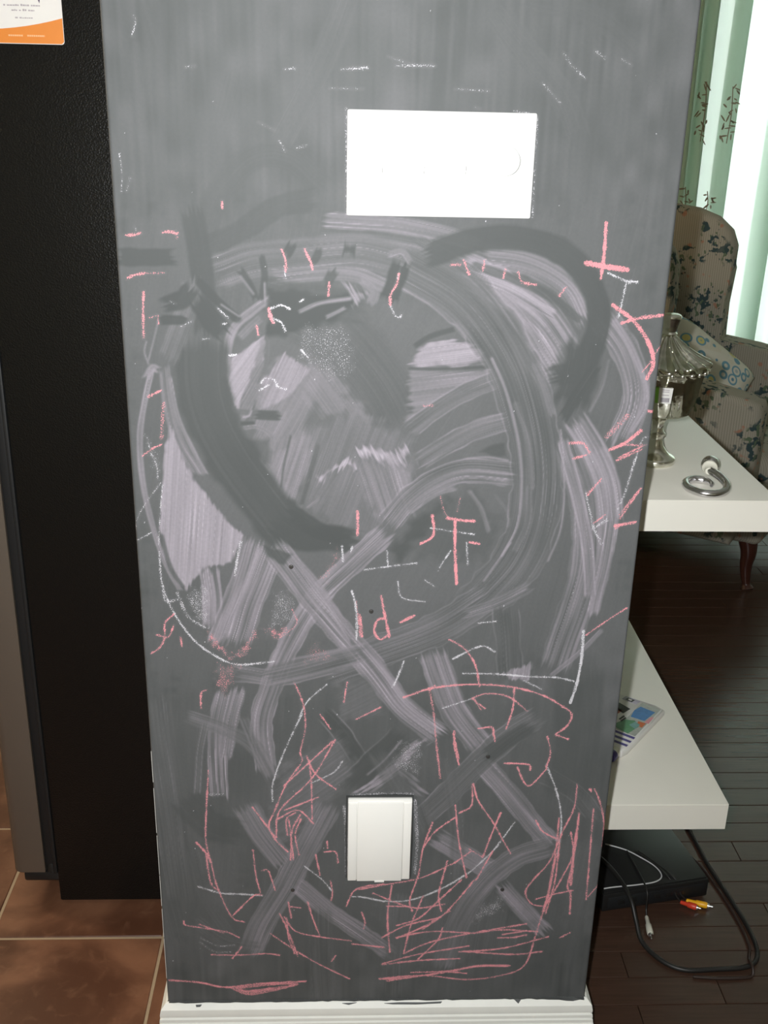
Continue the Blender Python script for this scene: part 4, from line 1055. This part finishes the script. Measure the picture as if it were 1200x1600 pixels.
for k in range(26):
    a = 2*math.pi*k/26; bm_ = bmesh.new(); bmesh.ops.create_uvsphere(bm_, u_segments=8, v_segments=6, radius=.0042)
    o = fin('bead', bm_, M['silver'], jar, smooth=True); o.location = (.0655*math.cos(a), .0655*math.sin(a), .1575)
# price sticker on the bowl
def sticker(name, a0, a1, z0, z1, mat, off, parent):
    bb = bmesh.new(); n = 8; g = []
    for i in range(n+1):
        a = math.radians(a0+(a1-a0)*i/n); row = []
        for z in (z0, z1):
            for dr_ in (0, .0006):
                r = np.interp(z, [.091,.110,.132,.148], [.047,.052,.057,.0605])*1.02+off+dr_; row.append(bb.verts.new((r*math.cos(a), r*math.sin(a), z)))
        g.append(row)
    for i in range(n):
        p0,p1 = g[i],g[i+1]
        for q_ in ((0,1,3,2),): pass
        bb.faces.new((p0[0],p1[0],p1[1],p0[1])); bb.faces.new((p0[2],p0[3],p1[3],p1[2])); bb.faces.new((p0[1],p1[1],p1[3],p0[3])); bb.faces.new((p0[0],p0[2],p1[2],p1[0]))
    bb.faces.new((g[0][0],g[0][1],g[0][3],g[0][2])); bb.faces.new((g[-1][0],g[-1][2],g[-1][3],g[-1][1]))
    return fin(name, bb, mat, parent)
M['sticker_green'] = plain('sticker_green', (.22,.50,.06), .5)
st_ = sticker('price_sticker', -112, -92, .112, .138, M['paper_white'], .0004, jar); st_['label'] = 'white price sticker with a small barcode'
sticker('green_edge', -117, -112.2, .112, .138, M['sticker_green'], .0004, jar)
for k in range(7): sticker('barcode_bar', -108+1.9*k, -107+1.9*k, .1145, .1215, M['ink_dark'], .0009, st_)
for z in (.1340,.1310,.1255): sticker('print_line', -107, -97, z, z+.0012, M['ink_grey'], .0009, st_)

# ------------------------------------------------------------------ metal scroll on the shelf
sc_ = thing('metal_scroll_finial', 'brushed metal scroll with ball end lying on the upper shelf', 'finial', (.555,.25,.857))
pts = [(.001,-.006,.007),(.005,.006,.0063),(-.001,.020,.0063),(-.017,.024,.0063),(-.033,.010,.0063),(-.036,-.014,.0063),(-.025,-.034,.0063),(-.006,-.040,.0063),(.012,-.032,.0075),(.021,-.014,.011),(.018,.006,.016),(.011,.022,.019),(.008,.030,.020)]
tube('scroll_rod', pts, lambda t: .0024+.0037*min(1,t*5), M['chrome'], sc_, res=14)
e1 = Vector(pts[-1]); dv = Vector((.30,.80,.10)).normalized()
def along(name, prof, mat, parent, org, d, n=28):
    o = lathe(name, prof, mat, parent, n=n, sub=1); o.location = org; o.rotation_euler = d.to_track_quat('Z','Y').to_euler(); return o
along('collar', [(.0058,-.006),(.0062,.001),(.0085,.004),(.0115,.006),(.0118,.0105),(.009,.012)], M['white_plastic'], sc_, e1, dv)
along('ball', [(.0105,.008),(.0132,.011),(.0142,.0165),(.0138,.022),(.0112,.028),(.0070,.0318),(.0045,.033),(.0048,.037),(.0040,.040),(.0005,.0415)], M['chrome'], sc_, e1, dv)

# ------------------------------------------------------------------ printed pouch on the lower shelf
ang = math.atan2(.149,.12)
pk = thing('printed_pouch', 'flat colourful printed pouch with dark blue cap on the lower shelf', 'pouch', (.492,.318,.321), ang)
def SP(s,t): return (s,t)
prism('pouch_body', [(.012,.004),(.030,.0),(.190,.0),(.192,.02),(.190,.135),(.060,.130),(.022,.075),(.010,.028)], 0, .016, M['paper_white'], pk, bev=.005, seg=3)
cols = dict(pblue=(.07,.20,.42),pgreen=(.10,.26,.13),porange=(.55,.16,.06),pdark=(.03,.035,.03),ppurple=(.07,.055,.22),ppink=(.62,.27,.30),pteal=(.16,.32,.30),pyellow=(.62,.50,.22),plilac=(.42,.40,.46),pred=(.40,.09,.04),pgrey=(.38,.40,.36))
for k,c in cols.items(): M[k] = plain(k, c, .4, var=.25, scale=160)
def pr_(mat, pts_, h=.0004): prism('print', pts_, .0155, .0161+h, M[mat], pk)
pr_('pgrey', [(.070,.006),(.185,.006),(.185,.044),(.070,.044)], 0)
pr_('pblue', [(.128,.014),(.168,.010),(.170,.040),(.150,.044),(.126,.040)])
pr_('ppink', [(.124,.004),(.150,.005),(.146,.010),(.124,.012)])
pr_('porange', [(.104,.008),(.122,.008),(.120,.022),(.106,.020)])
pr_('pgreen', [(.070,.020),(.104,.014),(.118,.028),(.110,.044),(.078,.056)])
pr_('pteal', [(.092,.016),(.110,.014),(.114,.026),(.098,.030)], .0007)
pr_('pdark', [(.128,.056),(.150,.052),(.158,.078),(.136,.082)])
pr_('pred', [(.112,.066),(.136,.060),(.140,.086),(.116,.088)])
pr_('pblue', [(.140,.092),(.170,.084),(.176,.110),(.150,.114)])
pr_('ppink', [(.132,.088),(.160,.080),(.163,.086),(.136,.096)], .0007)
pr_('pyellow', [(.086,.076),(.108,.070),(.112,.090),(.092,.096)])
pr_('plilac', [(.172,.050),(.188,.048),(.188,.078),(.174,.080)])
pr_('pdark', [(.174,.060),(.184,.058),(.185,.072),(.176,.074)], .0007)
pr_('paper_white', [(.177,.063),(.181,.062),(.182,.069),(.178,.070)], .001)
for k in range(5): pr_('ppurple' if k % 2 == 0 else 'paper_white', [(.030+.0075*k,.004),(.0366+.0075*k,.004),(.0366+.0075*k,.050),(.030+.0075*k,.050)], .0003)
pr_('pdark', [(.100,.046),(.116,.044),(.117,.047),(.101,.049)], .0008)
pr_('pdark', [(.104,.051),(.120,.049),(.121,.052),(.105,.054)], .0008)
along('neck', [(.009,-.004),(.009,.006),(.0095,.012),(.007,.016)], M['white_plastic'], pk, Vector((.012,.016,.0098)), Vector((-1,0,0)))
along('cap', [(.0095,0),(.0100,.001),(.0100,.010),(.0085,.0125),(.0004,.013)], M['ppurple'], pk, Vector((.002,.016,.0102)), Vector((-1,0,0)))
box('seal_strip', (.189,.200,.004,.132,.003,.0045), M['plilac'], pk, .0006)

# ------------------------------------------------------------------ black box and cords on the wood floor
ba = math.atan2(.041,.209)
bx = thing('set_top_box', 'flat black electronic box on the wood floor under the shelf', 'electronic box', (.486,.304,0), ba)
box('case', (0,.214,0,.30,.005,.044), M['black_plastic'], bx, .003)
box('top_lid', (.003,.211,.004,.296,.043,.0465), M['black_plastic'], bx, .0015)
box('front_strip', (.010,.204,-.0012,.002,.012,.036), M['gasket'], bx, .0008)
for k in range(6): box('port', (.030+.024*k,.044+.024*k,-.0020,.001,.018,.030), M['black_plastic'], bx, .001)
for x in (.025,.19):
    for y in (.025,.27): 
        f_ = lathe('rubber_foot', [(.009,0),(.010,.002),(.009,.006)], M['gasket'], bx, n=14); f_.location = (x,y,0)
def cable(name, pts_, r, mat, label, cat='cable'):
    o0 = Vector(pts_[0]); o0.z = 0
    o = tube(name, [Vector(p)-o0 for p in pts_], r, mat, None, res=8); o.location = o0; return tag(o, label, cat)
r1 = .0042
cable('power_cord', [(.735,.76,r1),(.724,.66,r1),(.722,.587,r1),(.722,.54,r1),(.724,.489,r1),(.727,.428,r1),(.737,.346,r1),(.745,.275,r1),(.744,.216,r1),(.730,.182,r1),(.703,.168,r1),(.656,.165,r1),(.601,.164,r1),(.566,.185,r1),(.542,.227,.006),(.537,.258,.024),(.533,.284,.046),(.527,.312,.0545),(.521,.346,.052),(.507,.385,.0515),(.470,.45,.052)], r1, M['cord_black'], 'thick black cord looping over the wood planks onto the box')
cable('thin_cord', [(.690,.68,.003),(.676,.60,.003),(.678,.535,.003),(.686,.490,.003),(.703,.453,.003),(.716,.413,.003),(.726,.353,.003),(.7335,.28,.003),(.7325,.222,.003),(.722,.192,.003),(.7165,.1755,.0115),(.716,.160,.0115),(.712,.150,.003),(.690,.146,.003),(.650,.146,.003),(.610,.150,.003)], .0028, M['cord_brown'], 'thin brown cord lying beside the thick black cord')
cable('grey_wire', [(.520,.44,.0500),(.555,.425,.0485),(.579,.403,.0485),(.601,.376,.0485),(.606,.350,.0485),(.590,.334,.0485),(.553,.326,.0485),(.510,.3200,.0490),(.489,.3160,.0490)], .0013, M['cord_grey'], 'thin pale grey wire looped on top of the black box')
av = thing('av_cable', 'audio video cable with red, yellow and white plugs beside the box', 'cable', (.62,.32,0))
o0 = Vector((.62,.32,0))
def lv(l): return [Vector(p)-o0 for p in l]
tube('wire', lv([(.575,.42,.049),(.598,.385,.049),(.612,.357,.050),(.622,.341,.044),(.630,.331,.022),(.640,.327,.0075)]), .0018, M['cord_black'], av)
tube('wire', lv([(.580,.42,.0495),(.604,.384,.0495),(.620,.357,.051),(.632,.341,.044),(.640,.332,.022),(.652,.331,.0085)]), .0018, M['cord_black'], av)
tube('wire', lv([(.558,.42,.049),(.565,.36,.049),(.5675,.318,.050),(.568,.305,.040),(.567,.300,.018),(.566,.290,.0075)]), .0018, M['cord_black'], av)
def plug(a, b_, mat, lab):
    a, b_ = Vector(a)-o0, Vector(b_)-o0; d = b_-a; L_ = d.length
    o = along('plug', [(.0028,0),(.0036,.002),(.0040,L_*.40),(.0056,L_*.46),(.0060,L_*.85),(.0052,L_*.93),(.0030,L_*.94)], mat, av, a, d.normalized(), 18); o['label'] = lab
    t = lathe('plug_tip', [(.0044,L_*.90),(.0044,L_*1.02),(.0016,L_*1.025),(.0016,L_*1.18),(.0004,L_*1.20)], M['chrome'], o, n=14)
plug((.640,.327,.0068),(.668,.312,.0068), M['red_plastic'], 'red plug'); plug((.652,.331,.0072),(.690,.316,.0068), M['yellow_plastic'], 'yellow plug'); plug((.566,.290,.0068),(.561,.243,.0068), M['white_plastic'], 'white plug')

# ------------------------------------------------------------------ wing chair
CA = math.radians(35)
ch = thing('wing_chair', 'wing armchair upholstered in striped floral fabric near the curtain', 'armchair', (1.155,2.105,0), -CA)
FB = M['fabric']
box('seat_base', (-.33,.34,-.30,.30,.15,.34), FB, ch, .03, 4)
box('seat_cushion', (-.24,.37,-.245,.245,.29,.42), FB, ch, .05, 5)
bk = [(-.30,.30),(.30,.30),(.305,.80),(.29,.96),(.24,1.03),(.15,1.07),(0,1.085),(-.15,1.07),(-.24,1.03),(-.29,.96),(-.305,.80)]
o = fin('backrest', prism_bm(bk, -.06, .06, 'x', .035, 4), FB, ch, angle=.8); o.location = (-.30,0,0); o.rotation_euler = (0,-.13,0)
wg = [(-.36,.50),(-.02,.56),(-.015,.64),(-.018,.76),(-.010,.88),(-.008,.955),(-.030,1.005),(-.08,1.045),(-.15,1.068),(-.26,1.078),(-.40,1.075),(-.42,.90)]
for s in (-1,1):
    o = fin('wing', prism_bm(wg, s*.30-.035, s*.30+.035, 'y', .025, 4), FB, ch, angle=.8)
    ap = [(-.34,.16),(.26,.16),(.30,.30),(.30,.575),(.29,.60),(.26,.612),(.10,.632),(-.10,.650),(-.34,.665)]
    fin('arm', prism_bm(ap, s*.315-.055, s*.315+.055, 'y', .03, 5), FB, ch, angle=.8)
for x in (-.29,.29):
    for s in (-1,1):
        sg = 1 if x > 0 else -1
        tube('leg', [(x,s*.26,.17),(x+.012*sg,s*.262,.12),(x+.010*sg,s*.262,.07),(x+.018*sg,s*.264,.02),(x+.024*sg,s*.266,0)], lambda t: .030-.018*min(1,t*1.25)+.008*max(0,t-.8)*5, M['leg_wood'], ch, res=14)
# throw pillow
def pillow_bm(w, h, t, n=18):
    b = bmesh.new(); top = {}; bot = {}
    for i in range(n+1):
        for j in range(n+1):
            u, v = 2*i/n-1, 2*j/n-1; z = t*((1-u**4)*(1-v**4))**.55
            x = w*u*(1-.05*(1-v*v)*0-.06*v*v*abs(u)*0); x = w*u*(1-.07*(1-v*v)); y = h*v*(1-.07*(1-u*u))
            edge_ = i in (0,n) or j in (0,n)
            top[i,j] = b.verts.new((x,y,z)); bot[i,j] = top[i,j] if edge_ else b.verts.new((x,y,-z))
    for i in range(n):
        for j in range(n):
            b.faces.new((top[i,j],top[i+1,j],top[i+1,j+1],top[i,j+1]))
            k = (bot[i,j],bot[i,j+1],bot[i+1,j+1],bot[i+1,j])
            if len(set(k)) == 4 and set(k) != {top[i,j],top[i+1,j],top[i+1,j+1],top[i,j+1]}: b.faces.new(k)
    return b
pl = fin('throw_pillow', pillow_bm(.18,.17,.105), M['pillow'], smooth=True)
tag(pl, 'plump throw pillow with blue and yellow circle print on the armchair', 'pillow')
pa = Vector((.80,-.12,-.58)).normalized(); pn = Vector((-.22,-.60,.77)); pn = (pn-pa*pn.dot(pa)).normalized(); pb = pn.cross(pa)
pm_ = Matrix.Identity(4)
for i in range(3): pm_[i][0] = pa[i]; pm_[i][1] = pb[i]; pm_[i][2] = pn[i]
pm_.translation = Vector((1.11,2.03,.565)); pl.matrix_world = pm_

# ------------------------------------------------------------------ curtain
cu = thing('sheer_curtain', 'pale mint sheer curtain with brown embroidered sprigs over the window', 'curtain', (1.2,3.02,0))
folds = [(0,0),(.03,.03),(.055,-.02),(.085,.025),(.105,-.03),(.118,-.02),(.098,.02),(.112,.035),(.135,.0),(.160,-.04),(.172,-.03),(.148,.0),(.156,.03),(.185,.02),(.215,-.01),(.250,-.04),(.285,-.04),(.262,-.01),(.238,.01),(.250,.035),(.290,.03),(.34,.0),(.40,-.03),(.455,-.04),(.480,-.03),(.430,.0),(.425,.03),(.47,.03),(.52,-.035),(.60,.03),(.68,-.03),(.76,.03),(.85,-.03),(.95,.03),(1.05,-.03),(1.15,.03),(1.26,-.03),(1.38,.03),(1.5,-.03),(1.62,.03),(1.75,0)]
fc = catmull([(a,b_,0) for a,b_ in folds], 5)
def cur_y(x): return min(v.y for v in fc if abs(v.x-x) < .03)-.004
b = bmesh.new(); rows = []
for iz in range(15):
    z = .012+iz*(2.30-.012)/14; k = 1.15-.35*iz/14
    rows.append([b.verts.new((v.x+.006*math.sin(z*2.1+v.x*9), v.y*k+.008*math.sin(z*1.7), z)) for v in fc])
for r0,r1_ in zip(rows[:-1], rows[1:]):
    for i in range(len(fc)-1): b.faces.new((r0[i],r0[i+1],r1_[i+1],r1_[i]))
fin('curtain_panel', b, M['sheer'], cu, smooth=True)
tube('curtain_rod', [(-.10,0,2.33),(.4,0,2.33),(1.2,0,2.33),(1.80,0,2.33)], .012, M['chrome'], cu, res=12)
for k in range(12):
    a = .03+.153*k
    bm_ = bmesh.new(); bmesh.ops.create_cone(bm_, cap_ends=True, segments=12, radius1=.02, radius2=.02, depth=.01)
    o = fin('curtain_ring', bm_, M['chrome'], cu); o.rotation_euler = (0,math.pi/2,0); o.location = (a,0,2.325)
rl = random.Random(21)
def sprig(x, z, h, n):
    bb = bmesh.new()
    for k in range(n):
        lx, lz = x+(rl.random()-.5)*.05, z+(k/n-.5)*h+(rl.random()-.5)*.02; a = rl.random()*3.14; l_, w_ = .007+.008*rl.random(), .0020+.0016*rl.random()
        y = cur_y(lx)*1.0-.010
        vs_ = []
        for q_ in range(8):
            t = 2*math.pi*q_/8; px_, pz_ = l_*math.cos(t), w_*math.sin(t); vs_.append(bb.verts.new((lx+px_*math.cos(a)-pz_*math.sin(a), y, lz+px_*math.sin(a)+pz_*math.cos(a))))
        f = bb.faces.new(vs_); e = bmesh.ops.extrude_face_region(bb, geom=[f])
        for g in e['geom']:
            if isinstance(g, bmesh.types.BMVert): g.co.y += .003
    tube_bm([(x,cur_y(x)-.010,z-h*.55),(x+.004,cur_y(x)-.011,z),(x-.003,cur_y(x)-.010,z+h*.5)], .0018, 6, 5, bm=bb)
    fin('embroidered_sprig', bb, M['embroidery'], cu)
for x,z,h,n in ((.245,1.36,.19,26),(.145,1.37,.20,20),(.115,1.045,.10,12),(.205,1.04,.08,10),(.50,1.38,.2,24),(.72,1.10,.2,24),(.95,1.5,.2,24),(1.2,1.2,.2,24),(1.45,1.5,.2,24),(.40,1.78,.18,20),(.62,.70,.18,20),(1.0,.8,.18,20)): sprig(x,z,h,n)
